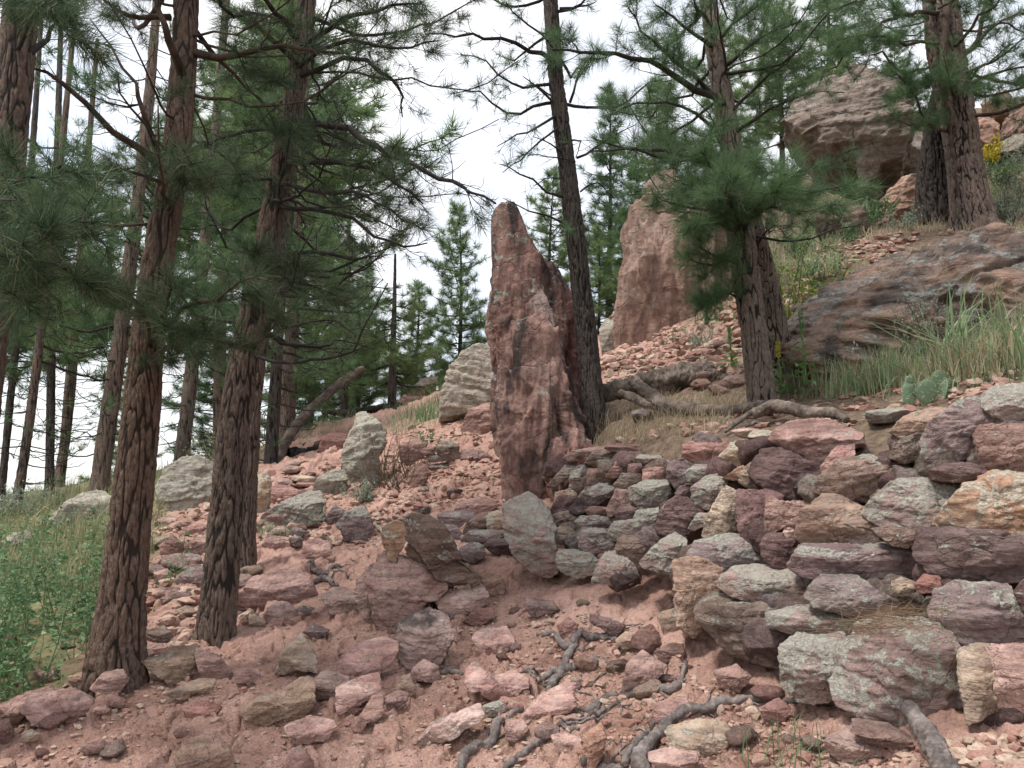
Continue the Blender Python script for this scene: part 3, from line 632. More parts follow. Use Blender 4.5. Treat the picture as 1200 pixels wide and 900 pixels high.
GROUND = [
 ('D','70 690 130 640 260 628 322 660 332 690 220 737 110 727','pink','flat pink slab at the trail edge near the lower left corner',.38,.9),
 ('D','-10 690 80 650 180 613 197 632 120 662 62 722 10 740 -20 745','red','rusty slab partly under the flat pink one at the lower left edge',.4,.8),
 ('D','318 612 360 570 432 553 454 590 422 622 350 634','pink','rose pink rounded rock touching the foot of the nearest orange barked pine',.6,.9),
 ('D','490 522 560 510 600 478 682 473 694 522 652 577 600 588 556 562','tan','blocky tan rock leaning toward its pink neighbour right of the nearest pine',.55,.8),
 ('D','688 480 760 503 814 552 802 574 720 584 688 532','pink','pink slanted rock forming a V with the blocky tan one',.5,.8),
 ('D','822 562 850 550 912 553 917 592 830 598','pink','small brick shaped pink stone on the dirt, right of the V pair',.6,.7),
 ('D','578 634 640 612 700 588 762 588 735 617 610 648','tan','thin tan flagstone lying flat in front of the V pair',.3,.6),
 ('D','498 417 578 403 614 435 572 454 508 442','brown','brown flat rock between the nearest pine and the second pine',.5,.8),
 ('D','482 510 498 488 540 488 545 520 498 534','red','red stone tucked against the right foot of the nearest pine',.6,.8),
 ('D','498 466 585 462 590 492 520 496','pink','thin pink slab stacked above the red stone by the nearest pine',.4,.7),
 ('D','826 292 900 232 1000 202 1060 198 1112 282 1102 322 960 336 836 328','pink','large pink wedge rock right of the second pine, with a sheer right face',.5,.8),
 ('D','925 362 970 315 1010 318 1047 355 1000 388 938 383','pink','low pink pyramid rock in front of the large pink wedge',.5,.9),
 ('D','966 556 990 500 1032 450 1060 428 1106 500 1118 548 1040 530 1000 556','tan','tilted tan wedge rock with a small green sprig growing on it',.7,.7),
 ('D','596 900 640 830 690 800 732 788 800 828 822 872 800 920 600 925','orange','pointed orange rock at the bottom edge of the picture',.6,.9),
 ('D','995 900 1020 845 1060 828 1102 882 1090 920 1000 925','pink','small pink rock at the bottom edge, right of the pointed orange one',.6,.9),
 ('D','615 237 660 200 716 193 718 257 670 268 628 252','purple','smooth grey rock left of the second pine, lower of two',.5,.8),
 ('D','582 172 620 148 700 148 714 187 640 202 592 197','purple','smooth grey rock left of the second pine, upper of two',.5,.8),
 ('D','600 352 660 328 694 350 640 368','orange','yellowish step stone at the left foot of the second pine',.35,.9),
 ('D','590 325 612 308 702 318 706 340 640 336','tan','tan step slab above the yellowish step stone',.4,.8),
 ('D','640 290 690 270 712 300 690 314 650 312','tan','small tan block above the step slabs beside the second pine',.5,.8),
 ('D','1063 422 1100 393 1158 415 1110 444','purple','dark grey chip right of the tilted tan wedge rock',.4,.8),
 ('D','863 382 900 358 948 368 920 388','maroon','blackish flat chip lying before the low pink pyramid',.4,.9),
 ('D','1038 342 1064 328 1107 338 1080 357','purple','thin grey flake right of the low pink pyramid',.4,.9),
 ('D','558 122 600 90 652 108 642 152 570 152','red','dark red block left of the second pine among the upper steps',.6,.8),
 ('D','650 112 722 80 732 132 682 164 648 142','pink','pink block beside the dark red block left of the second pine',.6,.8),
 ('D','640 55 700 38 742 60 700 78 648 76','pink','long pink step stone behind the dark red block',.45,.8),
 ('D','535 40 570 18 622 20 618 42 560 50','pink','flat pink stone below the pale round boulder',.45,.8),
 ('D','922 112 950 85 1012 90 1022 120 962 130','pink','pink stone right of the second pine at the edge of the worn path',.5,.8),
 ('D','940 78 975 48 1020 60 1030 88 980 92','pink','small upright pink stone behind the others right of the second pine',.6,.8),
 ('D','1000 82 1040 50 1080 70 1040 96','purple','small grey stone beside the upright pink one right of the second pine',.6,.8),
 ('D','238 582 300 560 312 610 260 620','orange','orange stone left of the nearest pine at the weed edge',.6,.8),
 ('D','118 562 180 548 208 580 150 604','pink','pink stone half hidden in the weeds at the left',.5,.8),
 ('D','845 692 900 662 990 640 1050 595 1092 590 1114 660 1060 702 920 724','tan','broad tan bedrock hump worn smooth in the trail',.4,.8),
 ('D','-20 740 30 730 50 770 20 810 -20 800','red','dark red rock cut by the left edge at the bottom',.6,.8),
 ('D','330 690 370 680 388 695 370 706 338 706','pink','small pink stone right of the flat pink corner slab',.5,.8),
 ('D','380 655 410 644 446 662 430 682 390 680','pink','pink chip in front of the rose pink rounded rock',.5,.8),
 ('D','75 780 110 766 142 780 130 800 84 802','tan','tan stone lying below the flat pink corner slab',.5,.8),
 ('D','608 775 640 755 668 764 655 784 620 792','pink','pale chip lying alone in the bare dirt of the trail',.5,.8),
 # right half of the trail
 ('N','60 640 100 570 140 500 200 510 300 540 420 590 470 650 450 710 370 750 300 850 230 885 150 880 90 850 70 760','pink','massive two tiered outcrop, lower half, smooth purple pink face in mid trail',.62,.9),
 ('N','-15 745 -5 660 30 600 70 560 110 560 120 640 105 720 130 860 95 880 40 840','pink','reddish left flank of the massive outcrop facing the worn path',None,.8),
 ('N','130 360 200 320 240 330 260 390 250 440 200 500 215 540 160 500 130 420','gold','ochre shard at the outcrop with a green yellow lichen spot',None,.6),
 ('N','225 330 290 285 380 300 440 330 500 410 560 520 640 560 665 590 590 620 480 605 420 595 340 500 270 430','brown','grey green slab leaning across the top of the massive outcrop',.7,.7),
 ('N','245 470 320 400 400 430 470 500 500 560 420 600 330 560 280 520','orange','split orange slab under the leaning grey green slab of the outcrop',.7,.6),
 ('E','188 412 230 370 310 340 372 375 388 430 352 500 300 532 250 553 210 512','scorch','pink boulder in the path with a black scorch mark at its foot',.55,.8),
 ('E','330 312 380 280 462 268 492 248 518 290 512 322 440 342 372 367','pink','pale pink cracked block below the massive outcrop',.5,.8),
 ('E','288 292 340 262 372 262 360 298 310 314','orange','brownish stone left of the pale pink cracked block',.5,.8),
 ('E','350 250 390 215 442 213 444 245 400 270 360 262','red','wedge of red stone above the pale pink cracked block',.5,.8),
 ('E','448 242 500 208 572 235 577 272 520 288 468 267','orange','tawny flat rock right of the pale pink cracked block',.5,.8),
 ('E','428 382 470 338 532 338 542 370 482 393','red','flat diamond of red stone below the pale pink cracked block',.35,.7),
 ('E','463 442 490 410 582 408 612 460 560 502 480 497','pink','flush pink flagstone set in the dirt in mid trail',.3,.9),
 ('E','262 792 320 750 400 716 490 678 507 710 480 737 302 808','pink','long plank shaped slab lying across the lower trail',.55,.7),
 ('E','488 688 560 663 587 690 540 712 503 707','lichen','whitish stone just beyond the plank shaped slab',.5,.8),
 ('E','572 762 590 735 642 733 657 770 610 797 578 787','pink','pink cobble between the roots at the lower trail',.5,.8),
 ('E','583 690 600 672 640 680 640 700 600 712','red','red cobble beside the whitish stone',.5,.8),
 ('E','738 792 770 780 842 798 832 837 760 832','pink','brick pink stone lying between two roots at the bottom',.5,.8),
 ('E','838 852 860 790 912 748 934 790 912 850 870 888','orange','orange egg shaped stone among the roots near the bottom',.55,.8),
 ('E','1078 722 1120 670 1212 653 1234 700 1160 742 1088 748','pink','pale rose block above the forked root at lower right',.5,.8),
 ('E','980 622 1010 540 1060 488 1112 530 1142 540 1080 592 990 627','pink','slanting pink slab against the bank between two roots',.45,.7),
 ('E','962 452 1000 423 1052 430 1062 465 990 473','orange','orange stone at the end of the upper root',.5,.8),
 ('E','638 332 660 303 742 313 768 345 680 363','maroon','dark brown lump sticking out of the bank below the wall',.5,.8),
 ('E','178 642 210 580 242 568 262 630 200 642','orange','orange tan upright shard left of the fallen bark in mid path',.7,.7),
 ('E','153 652 200 633 237 638 212 702 165 692','pink','pink shard below the orange tan upright one',.5,.8),
 ('E','248 552 290 523 342 545 347 592 290 582 250 582','pink','rounded pink stone under the scorched boulder',.5,.8),
 ('E','1108 362 1200 333 1214 420 1140 428','orange','orange faced block at the bank below the tall ochre wall stone',.6,.7),
 ('E','1038 422 1090 393 1117 430 1060 453','red','red stone in the bank beside the orange faced block',.5,.8),
 ('E','1100 492 1150 468 1204 463 1204 502 1130 524','red','dull red stone lying at the foot of the bank',.5,.8),
 ('E','870 362 920 372 998 395 965 432 915 408','maroon','stack of thin dark flags tilted in the bank below the wall',.5,.7),
 ('E','760 400 800 370 830 400 820 430 780 440','pink','pink slab standing in the bank under the pointed pale wall stone',.6,.8),
 ('E','0 52 20 20 92 0 112 60 62 97 10 87','purple','grey block beside a bleached stick left of the outcrop',.6,.8),
 ('M','690 880 700 790 760 760 830 790 830 840 760 870','pink','smooth pink bedrock bump in the path left of the outcrop',.4,.9),
 ('M','860 700 900 640 990 610 1024 690 1000 770 920 765','purple','squarish dusty pink boulder above the outcrop, right of the sage tuft',.6,.8),
 ('M','810 660 850 605 900 640 880 690 820 702','purple','grey stone left of the squarish dusty boulder',.6,.8),
 ('M','515 762 560 750 640 775 630 800 580 812 525 800','pink','broken pink slab right of the second pine, lower edge of the stone pile',.5,.8),
 ('M','610 722 640 690 712 712 690 742 620 748','pink','pink slab on the stone pile right of the second pine',.5,.8),
 ('M','640 790 660 745 702 770 680 800','purple','pinkish grey chip at the end of the stone pile',.6,.8),
 ('M','520 700 560 690 590 740 540 752','red','red chip in the stone pile right of the second pine',.6,.8),
 ('M','480 692 520 650 600 600 680 560 780 538 800 600 770 660 700 690 580 700','lichen','long low pale slab slanting beside the path below the grey boulder',.5,.8),
 ('M','740 530 780 470 840 440 900 450 905 520 870 560 800 545','pale','pale rock at the left foot of the upright grey boulder',.5,.8),
 ('M','870 520 880 420 900 330 940 240 950 180 980 160 1030 200 1090 260 1080 330 1050 380 1070 440 1000 500 930 530','pale','upright grey lichen boulder left of the brown brush',.7,.9),
 ('M','770 350 790 290 840 262 905 275 900 320 850 360 790 378','red','red bank rock above the rocky steps, left of the upright grey boulder',.5,.8),
 ('M','545 540 560 520 640 516 680 540 640 590 560 600','pink','wide pink step in the upper rocky staircase, lowest step',.4,.9),
 ('M','540 490 600 478 650 490 650 512 560 515','pink','second step of the upper rocky staircase',.4,.9),
 ('M','630 482 660 465 760 475 764 495 680 497','tan','long tan step of the upper rocky staircase',.4,.9),
 ('M','590 445 620 420 680 425 690 445 640 456','pink','pink stone at the head of the upper rocky staircase',.45,.9),
 ('M','655 520 680 500 760 500 740 520','pink','thin pink tread right of the wide lowest step',.4,.9),
 ('M','474 590 478 470 500 440 545 470 552 530 540 590 500 610','gold','ochre sided rock peeking out right of the second pine',.6,.8),
 ('N','245 130 280 60 330 10 380 30 380 70 340 140 310 160','red','rust red triangular stone leaning below the small stacked stones',None,.6),
 ('N','170 165 200 130 230 130 220 165','pink','small pale stone left of the rust red triangle',.5,.8),
 ('N','260 155 280 140 320 160 320 182 285 178','pink','small pink stone at the foot of the rust red triangle',.5,.8),
 ('N','320 160 340 138 380 140 372 175 330 182','brown','small brown stone right of the rust red triangle',.5,.8),
 ('F','328 672 370 648 412 662 417 702 380 722 338 697','brown','brown stone, top left of the small stack beside the fin rock',.6,.7),
 ('F','415 702 450 675 500 688 547 720 542 742 480 748 428 742','maroon','broad dark stone at the right of the small stack beside the fin rock',.6,.7),
 ('F','296 702 350 693 372 715 310 722','purple','thin grey stone in the middle of the small stack',.5,.7),
 ('F','308 737 380 723 412 750 372 770 318 757','brown','long stone at the bottom of the small stack',.5,.7),
 ('F','373 722 410 713 427 745 400 748','pink','small wedge in the bottom of the small stack',.5,.7),
 ('F','203 662 260 638 302 655 292 700 240 727 208 702','red','shadowed stone at the left end of the small stack',.6,.7),
 ('F','272 682 320 665 330 690 290 700','red','flat red stone between the shadowed stone and top left stone of the stack',.5,.7),
 ('F','423 597 450 540 490 522 532 513 562 530 562 577 500 627 438 627','red','dark red block with a deep overhang left of the fin rock',.65,.9),
 ('F','188 520 225 488 300 470 340 478 300 505 215 532','pink','low pink ledge at the crest of the trail',.4,.9),
 ('F','290 430 340 420 330 470 270 485 230 495 225 480','tan','pale flat ledge behind the low pink one at the crest',.4,.9),
 ('N','515 265 560 215 640 200 740 215 755 245 700 275 600 285','pink','smooth pink ledge stone at the foot of the fin rock, top step',.5,.8),
 ('N','560 392 580 340 660 290 700 280 720 340 660 375','brown','brown ledge stone, left half of the second step below the fin rock',.6,.8),
 ('N','690 300 740 270 830 265 830 340 800 372 700 372','gold','orange stained ledge stone against the big rounded wall foot boulder',.6,.8),
 ('N','425 290 500 270 620 270 640 300 560 345 440 345','purple','dusky flat ledge stone left of the second step below the fin rock',.5,.8),
 ('N','550 422 600 380 700 372 800 378 800 410 680 432 580 440','purple','long dusky ledge, third step below the fin rock',.5,.8),
 ('N','670 452 720 425 800 420 850 470 830 500 720 490','maroon','dark red tread at the right end of the third step',.5,.8),
 ('N','550 470 610 440 680 460 690 510 620 545 565 520','purple','purplish stone under the long dusky ledge',.6,.8),
 ('N','450 345 520 345 560 390 540 420 480 400','purple','dusky stone between the leaning grey green slab and the ledges',.6,.8),
 ('E','-10 530 60 470 150 442 198 460 190 500 100 565 20 600 -20 600','pink','smooth dusty pink bedrock step left of the scorched boulder',.3,.8),
 ('E','430 565 468 528 505 560 562 602 602 640 540 655 470 612','pink','pink bedrock slab breaking the dirt right of the rounded stone below the scorched boulder',.3,.8),
 ('E','-20 625 60 588 132 568 142 610 60 665 -10 695','pink','low pink bedrock ridge in the worn middle of the trail',.3,.8),
 ('E','40 745 110 650 152 645 100 725 60 765','red','narrow pink bedrock rib beside the dark straight stick',.3,.8),
 ('E','615 725 700 650 790 603 832 608 760 662 690 722 640 745','pink','long pink slab under the slim root in the middle of the roots',.3,.7),
 ('E','520 590 600 560 660 590 620 640 560 640','pink','flat pink slab left of the second root',.3,.8),
 ('C','-60 765 60 738 150 748 195 792 100 832 -40 835','tan','tan flagstone lying under the largest pale root at the lower right',.3,.8),
 ('C','-120 850 -40 838 60 850 50 890 -80 905','pink','pink flagstone at the bottom edge right of the largest pale root',.3,.8),
 ('C','270 690 340 660 380 690 350 730 290 730','pink','pink stone at the foot of the bank under the egg shaped wall stone',.5,.8),
 ('C','110 560 190 540 240 580 200 620 130 610','red','red stone in the eroded bank left of the square mossy wall stone',.5,.8),
 ('D','1000 760 1090 720 1180 740 1150 790 1040 800','pink','pink bedrock plate in the bare dirt right of the tan hump',.25,.8),
 ('D','640 690 720 660 780 690 740 720 660 722','red','dusty red plate in the dirt below the thin tan flagstone',.25,.8),
 ('D','1130 290 1200 262 1270 300 1250 350 1160 345','pink','pink bedrock shelf right of the large pink wedge',.35,.8),
 ('D','1080 600 1150 560 1230 580 1210 640 1110 650','pink','dusty pink ledge left of the orange tan shard, below the path',.3,.8),
 ('D','540 210 590 200 600 232 550 245','pink','small pink block left of the smooth grey rocks',.5,.8),
 ('D','560 270 620 262 640 290 580 302','red','red block under the smooth grey rocks left of the second pine',.5,.8),
 # distant and large
 ('G','186 572 194 548 212 537 228 535 248 543 260 560 262 585 250 612 206 612 190 598','pale','large round pale boulder behind the two nearest pines',None,.9),
 ('G','58 604 80 588 105 575 122 574 132 584 132 612 74 616','pale','low grey flat topped boulder in the grass left of the nearest pine',.5,.9),
 ('G','296 560 308 552 318 572 314 600 298 604','gold','ochre rock beside the pale round boulder, right of the second pine',.6,.9),
 ('F','358 462 380 410 400 370 470 318 548 293 560 400 556 520 500 512 440 535 380 542 346 548','pale','big pale lichen covered slab behind the left side of the fin rock',.8,.9),
]
for it in GROUND:
    crop, s, mat, lab, top, tk = it
    kw = {}
    if 'fin rock' in lab and 'big pale' in lab: kw = dict(Y=11.5)
    if 'large round pale' in lab: kw = dict(Y=9.6, facets=5)
    if 'grey green slab leaning' in lab: kw = dict(Y=5.62, off=.3); top = None
    if 'massive two' in lab: kw = dict(Y=5.6, off=.25); top = None
    if 'ochre shard' in lab: kw = dict(Y=5.6)
    if 'split orange slab' in lab: kw = dict(Y=5.72, off=.3)
    if crop == 'F' and 'stack' in lab: kw = dict(Y=9.6)
    ground_rock(crop, s, mat, lab, top, tk, **kw)
# the fin: a tall upright blade of sandstone with a second blade behind it
def part_rock(root, name, crop, s, Y, thick, mat, label=None, **kw):
    _seed[0] += 1
    O, V, F = poly_rock(conv(crop, s), Y, thick, _seed[0], kw.pop('lv', 6), **kw)
    a, b, c = V[F[:, 0]], V[F[:, 1]], V[F[:, 2]]
    if (np.einsum('ij,ij->i', np.cross(b - a, c - a), a)).sum() < 0: F = F[:, ::-1]
    o = link(name, rock_mesh(name, V, F, mat), root, O - np.array(root.location)); 
    if label: o['label'] = label
    return o
base = P(630, 585, 8.2)
fin = thing('fin_rock', base, 'tall red blade of rock standing upright like a shark fin beside the trail', 'rock formation')
FK = dict(vert=True, strata=1.1, rough=1.0, bevel=3.2, facets=4)
part_rock(fin, 'blade', 'G', '579 272 583 259 591 251 603 252 611 266 619 290 628 308 642 320 650 345 654 380 655 425 640 480 606 500 590 470 585 420 581 350', 8.15, .8, 'fin', lv=7, **FK)
part_rock(fin, 'buttress', 'G', '585 420 598 390 636 372 652 396 660 440 672 478 689 516 686 545 664 568 642 592 612 608 596 602 590 530 586 470', 7.95, .85, 'fin', lv=7, **FK)
part_rock(fin, 'ridge', 'G', '622 360 629 346 636 344 646 368 654 400 658 440 650 462 638 440 628 405', 8.12, .42, 'scorch', lv=6, **FK)
part_rock(fin, 'rear_blade', 'G', '612 300 626 305 640 314 650 326 660 342 669 360 676 382 680 405 683 445 688 492 664 540 630 500 618 400', 8.75, .8, 'fin', lv=7, **FK)
part_rock(fin, 'toe', 'G', '640 560 650 520 672 505 690 520 700 548 690 580 655 596', 7.7, .5, 'fin', lv=6, **FK)
pil = thing('pillar_rock', P(775, 400, 13.2), 'broad red rock pillar streaked with yellow lichen behind the low pine branches', 'rock formation')
part_rock(pil, 'main_column', 'G', '732 425 733 360 737 300 746 262 752 246 766 236 800 230 846 234 868 256 874 320 876 425', 13.0, 2.0, 'pillar', strata=1.2, facets=2, lv=7, rough=.6, vert=True, bevel=6)
part_rock(pil, 'top_knob', 'G', '752 250 756 225 772 205 790 203 800 220 800 250 780 260', 13.6, 1.0, 'pillar', lv=5)
ROCKS3 = [
 ('K','366 482 420 410 480 330 560 322 590 285 640 280 700 310 742 352 772 440 802 472 790 545 770 622 700 652 662 712 620 722 628 642 590 622 520 592 440 562',12.2,2.6,'summit','huge tan grey boulder perched on the slope top right, red hollow beneath','boulder','boulder',dict(facets=6,lv=7,rough=1.0,bevel=8)),
 ('K','690 800 700 720 740 680 772 648 862 638 884 680 832 742 800 800',11.3,1.0,'orange','broken orange rock propping the perched boulder from below','rock','rock',dict(lv=6)),
 ('K','770 500 810 470 862 468 880 560 832 642 780 642',13.0,1.2,'summit','grey rock between the perched boulder and the top right pine','rock','rock',dict(lv=5)),
 ('K','560 800 580 740 640 745 660 830 600 860 540 850 480 840 470 780 520 750',11.0,1.0,'cliff','dark speckled rock below the perched boulder behind the grass tuft','rock','rock',dict(lv=5)),
 ('K','1028 440 1070 418 1112 440 1114 490 1080 545 1046 522',13.4,1.2,'orange','blocky orange rock at the foot of the far ridge right of the top pine','rock','rock',dict(lv=5)),
 ('K','1050 380 1080 350 1122 328 1167 375 1152 422 1100 432 1066 412',14.2,1.4,'gold','peaked orange rock with yellow lichen on the far ridge','rock','rock',dict(lv=5)),
 ('K','1150 422 1170 380 1200 353 1260 348 1270 500 1182 502 1118 492',13.9,1.5,'pillar','tall pinkish rock on the far ridge cut by the right edge','rock','rock',dict(lv=6)),
 ('K','1098 522 1150 498 1270 505 1270 570 1110 552',12.9,1.2,'pale','long pale ledge under the far ridge at the right edge','rock','rock',dict(lv=5)),
 ('G','925 430 945 385 952 355 968 336 1000 312 1040 300 1080 294 1150 297 1205 305 1260 314 1270 460 1100 475 1000 462 950 450',6.75,2.4,'cliff','wide dark outcrop with an orange hollow on the slope above the wall','rock_outcrop','rock outcrop',dict(facets=5,lv=7,rough=1.3,bevel=8,off=.1,strata=.9)),
 ('F','908 262 930 225 982 243 1002 280 1022 330 962 357 918 347',14.0,.9,'pale','grey block with a red broken face at the foot of the pillar','rock','rock',dict(lv=5)),
 ('F','938 232 955 212 992 203 1002 240 962 282',14.3,.7,'tan','tan rock capping the grey block at the foot of the pillar','rock','rock',dict(lv=5)),
 ('F','945 372 985 345 1050 340 1080 362 1040 388 960 392',12.0,.9,'tan','flat tan rock at the top of the rubble slope left of the log','rock','rock',dict(lv=5,top=.5)),
 ('Q','455 345 500 312 590 310 655 345 640 372 520 380',8.4,.6,'red','rounded red rock propping up the fallen log','rock','rock',dict(lv=5)),
 ('Q','240 415 290 400 340 415 310 440 250 445',7.6,.4,'purple','small grey rock in the dry grass below the fallen log','rock','rock',dict(lv=4)),
 ('Q','620 485 640 475 655 500 640 525 622 520',6.3,.3,'red','little upright brown stone at the wall top in the dry grass','rock','rock',dict(lv=4)),
 ('Q','790 470 830 450 870 465 850 490 800 492',5.9,.35,'lichen','round grey stone under the dead branch at the wall top','rock','rock',dict(lv=4)),
 ('B','455 150 480 118 560 105 640 112 672 145 600 190 490 185',4.75,.4,'lichen','pinkish white flat rock in the dry grass behind the wall top','rock','rock',dict(lv=5,top=.5)),
 ('Q','520 590 600 545 715 500 730 530 600 580',6.2,.4,'pink','long flat pink rock edging the dry grass at the wall top','rock','rock',dict(lv=5,top=.4)),
]
for crop, s, Y, t, mat, lab, nm, cat, kw in ROCKS3: kw.setdefault('off', .2); rock(conv(crop, s), Y, t, mat, lab, nm, cat, **kw)
tag(rock(conv('L', '100 800 130 750 180 735 215 745 215 800 190 860 140 870 95 850'), hit(27, 645), .4, 'pale', 'knobby pale rock beside the bleached log at the left edge', 'rock', 'rock'))
# counted loose stones
rng = np.random.RandomState(11)
def strew(n, box, sizes, mats, label, group, seed, name='stone', ok=None):
    r = np.random.RandomState(seed); k = 0; tries = 0
    while k < n and tries < n * 30:
        tries += 1
        px, py = r.uniform(box[0], box[2]), r.uniform(box[1], box[3])
        if ok and not ok(px, py): continue
        Y = hit(px, py); p = P(px, py, Y); sz = r.uniform(*sizes) * r.uniform(.7, 1.2)
        p[2] = tz(p[0], p[1]) + sz * .10
        loose(name, mats[r.randint(len(mats))], r.randint(4), p, sz, label, 'stone', group, r, .5)
        k += 1
strew(26, (178, 600, 300, 735), (.14, .30), ['pink', 'red', 'tan', 'pink'], 'loose pink stone in the rough steps left of the second pine', 'loose stones in the rough steps', 1)
strew(22, (290, 500, 420, 640), (.12, .28), ['pink', 'red', 'tan'], 'loose pink stone beside the upper path', 'loose stones along the upper path', 2)
strew(24, (715, 398, 870, 462), (.14, .36), ['pink', 'red', 'orange', 'tan'], 'loose red stone on the rubble slope behind the fallen log', 'loose stones on the rubble slope', 3)
strew(20, (600, 690, 1080, 890), (.07, .17), ['pink', 'red', 'orange', 'pink'], 'loose reddish stone among the roots below the wall', 'loose stones among the roots', 4, ok=lambda x, y: y > np.interp(x, [600, 720, 930, 1080], [660, 705, 830, 870]))
strew(14, (270, 650, 640, 890), (.05, .13), ['pink', 'red', 'tan', 'pink'], 'small loose stone on the worn dirt of the trail', 'small loose stones on the trail', 6)
strew(16, (440, 560, 620, 690), (.10, .22), ['pink', 'red', 'purple'], 'loose stone on the ledges below the fin rock', 'loose stones on the ledges', 7)
strew(10, (10, 745, 150, 880), (.06, .16), ['pink', 'tan', 'red'], 'small stone at the weedy left edge of the trail', 'small stones at the weedy trail edge', 8)
def chip(name, a, b):
    t = NT(name); col = t.mix(t.irand(), a, b); g = t.noise(t.obj(), 70, 4, .7)
    return t.done(t.hsv(col, .5, 1, t.map(g, .3, .7, .7, 1.25, False)), t.bump(g, .5, .008))
[chip('pink_chips', (.29, .18, .145), (.46, .31, .25)), chip('red_chips', (.24, .125, .10), (.37, .215, .17)), chip('tan_chips', (.31, .225, .17), (.46, .345, .27))]
# ------------------------------------------------------------------ pines
def make_tufts(n_var, n_needles, width, seed, tri=True):
    """bursts of long needles round a twig end, twig along +Z, unit needle length"""
    r = np.random.RandomState(seed); out = []
    for _ in range(n_var):
        V = np.empty((n_needles, 3, 3))
        for k in range(n_needles):
            az = r.uniform(0, 6.283); back = r.rand() ** .8
            pol = RAD(r.uniform(8, 38) + 62 * back); ln = r.uniform(.75, 1.1)
            d = np.array([math.sin(pol) * math.cos(az), math.sin(pol) * math.sin(az), math.cos(pol)])
            b = np.array([0, 0, .12 - .75 * back]); s = norm(np.cross(d, r.normal(size=3)))
            tip = b + d * ln + np.array([0, 0, .06 * ln])
            V[k] = (b - s * width, b + s * width, tip)
        out.append(V.reshape(-1, 3))
    return np.array(out)
TUFT = {'near': make_tufts(10, 58, .0105, 1), 'mid': make_tufts(10, 36, .016, 2), 'far': make_tufts(10, 22, .027, 3)}
def basis(d):
    d = norm(d); r = np.where(np.abs(d[:, 2:3]) < .95, np.array([[0, 0, 1.]]), np.array([[1., 0, 0]]))
    a = norm(np.cross(r, d)); b = np.cross(d, a)
    return np.stack([a, b, d], 2)
class Tree:
    def __init__(s, seed, quality='mid', needle=.14):
        s.rng = np.random.RandomState(seed); s.q = quality; s.nl = needle
        s.wood = MB(); s.tp = []; s.td = []; s.ts = []
    def tuft(s, p, d, k=1.0):
        d = np.asarray(d, float); d = d + np.array([0, 0, .12]) + s.rng.normal(size=3) * .12
        s.tp.append(p); s.td.append(d); s.ts.append(s.nl * k * s.rng.uniform(.75, 1.2))
    def twig(s, p0, d, L, r, leafy, dense=1.0, wig=.18, rise=.25):
        rng = s.rng; n = 5; pts = [np.asarray(p0, float)]; d = norm(np.asarray(d, float))
        for i in range(n - 1):
            d = norm(d + rng.normal(size=3) * wig + np.array([0, 0, rise * (i / n)]))
            pts.append(pts[-1] + d * L / (n - 1))
        pts = np.array(pts)
        tube(s.wood, pts, np.linspace(r, r * .45, n), 4)
        if rng.rand() < leafy:
            s.tuft(pts[-1], d)
            m = max(0, int(round(L / .17 * dense)))
            for _ in range(m):
                f = rng.uniform(.35, 1); i = min(int(f * (n - 1)), n - 2); u = f * (n - 1) - i
                s.tuft(pts[i] * (1 - u) + pts[i + 1] * u, norm(norm(pts[i + 1] - pts[i]) + rng.normal(size=3) * .55), .9)
        return pts
    def branch(s, pts, r0, leafy=.9, dense=1.0, twigs=None, tlen=None, start=.25, second=True, r1=None, flat=.45, rise=.25, tr=.16):
        rng = s.rng; L = float(np.linalg.norm(np.diff(pts, axis=0), axis=1).sum())
        n = max(7, int(L / .14)); path = catmull(pts, n); path[1:] += rng.normal(size=(n - 1, 3)) * .010 * L ** .5
        tube(s.wood, path, np.linspace(r0, r1 or max(.004, r0 * .22), n), 7 if r0 > .015 else 5, warp=.12 if r0 > .015 else 0, seed=rng.uniform(0, 50))
        T = norm(np.gradient(path, axis=0)); twigs = int(twigs if twigs is not None else L / .13)
        for k in range(twigs):
            f = start + (1 - start) * (k + rng.rand()) / twigs; i = min(int(f * (n - 1)), n - 2)
            side = np.cross(T[i], [0, 0, 1.]); side = norm(side if np.linalg.norm(side) > .2 else rng.normal(size=3)) * (1 if k % 2 else -1)
            d = T[i] * rng.uniform(.5, 1.1) + side * rng.uniform(.4, 1.1) + np.array([0, 0, 1.]) * rng.normal() * flat
            tl = (tlen or .26 * L ** .6) * rng.uniform(.5, 1.25) * (1.15 - .55 * f)
            q = s.twig(path[i], d, tl, max(.0028, r0 * tr * (1.2 - .5 * f)), leafy, dense, rise=rise)
            if second and tl > .2:
                for _ in range(rng.randint(1, 4)):
                    j = rng.randint(1, 4); dd = norm(q[j + 1 if j < 4 else j] - q[j - 1]) + rng.normal(size=3) * .6
                    s.twig(q[j], dd, tl * rng.uniform(.25, .5), .0026, leafy, dense * .6, rise=rise)
        if leafy > .3: s.tuft(path[-1], T[-1], 1.05)
        return path
    def needles(s, name, parent, mat, origin):
        if not s.tp: return None
        tp, td, ts = np.array(s.tp), np.array(s.td), np.array(s.ts); V0 = TUFT[s.q]; B = basis(td)
        spin = s.rng.uniform(0, 6.28, len(tp)); c, q = np.cos(spin), np.sin(spin)
        var = s.rng.randint(len(V0), size=len(tp)); mb = MB()
        v = V0[var]
        v = np.stack([v[..., 0] * c[:, None] - v[..., 1] * q[:, None], v[..., 0] * q[:, None] + v[..., 1] * c[:, None], v[..., 2]], -1)
        v = np.einsum('nij,nkj->nki', B, v) * ts[:, None, None] + tp[:, None]
        v = v.reshape(-1, 3) - origin
        mb.add(v, np.arange(len(v)).reshape(-1, 3))
        return link(name, mb.mesh(name, mat, False), parent)
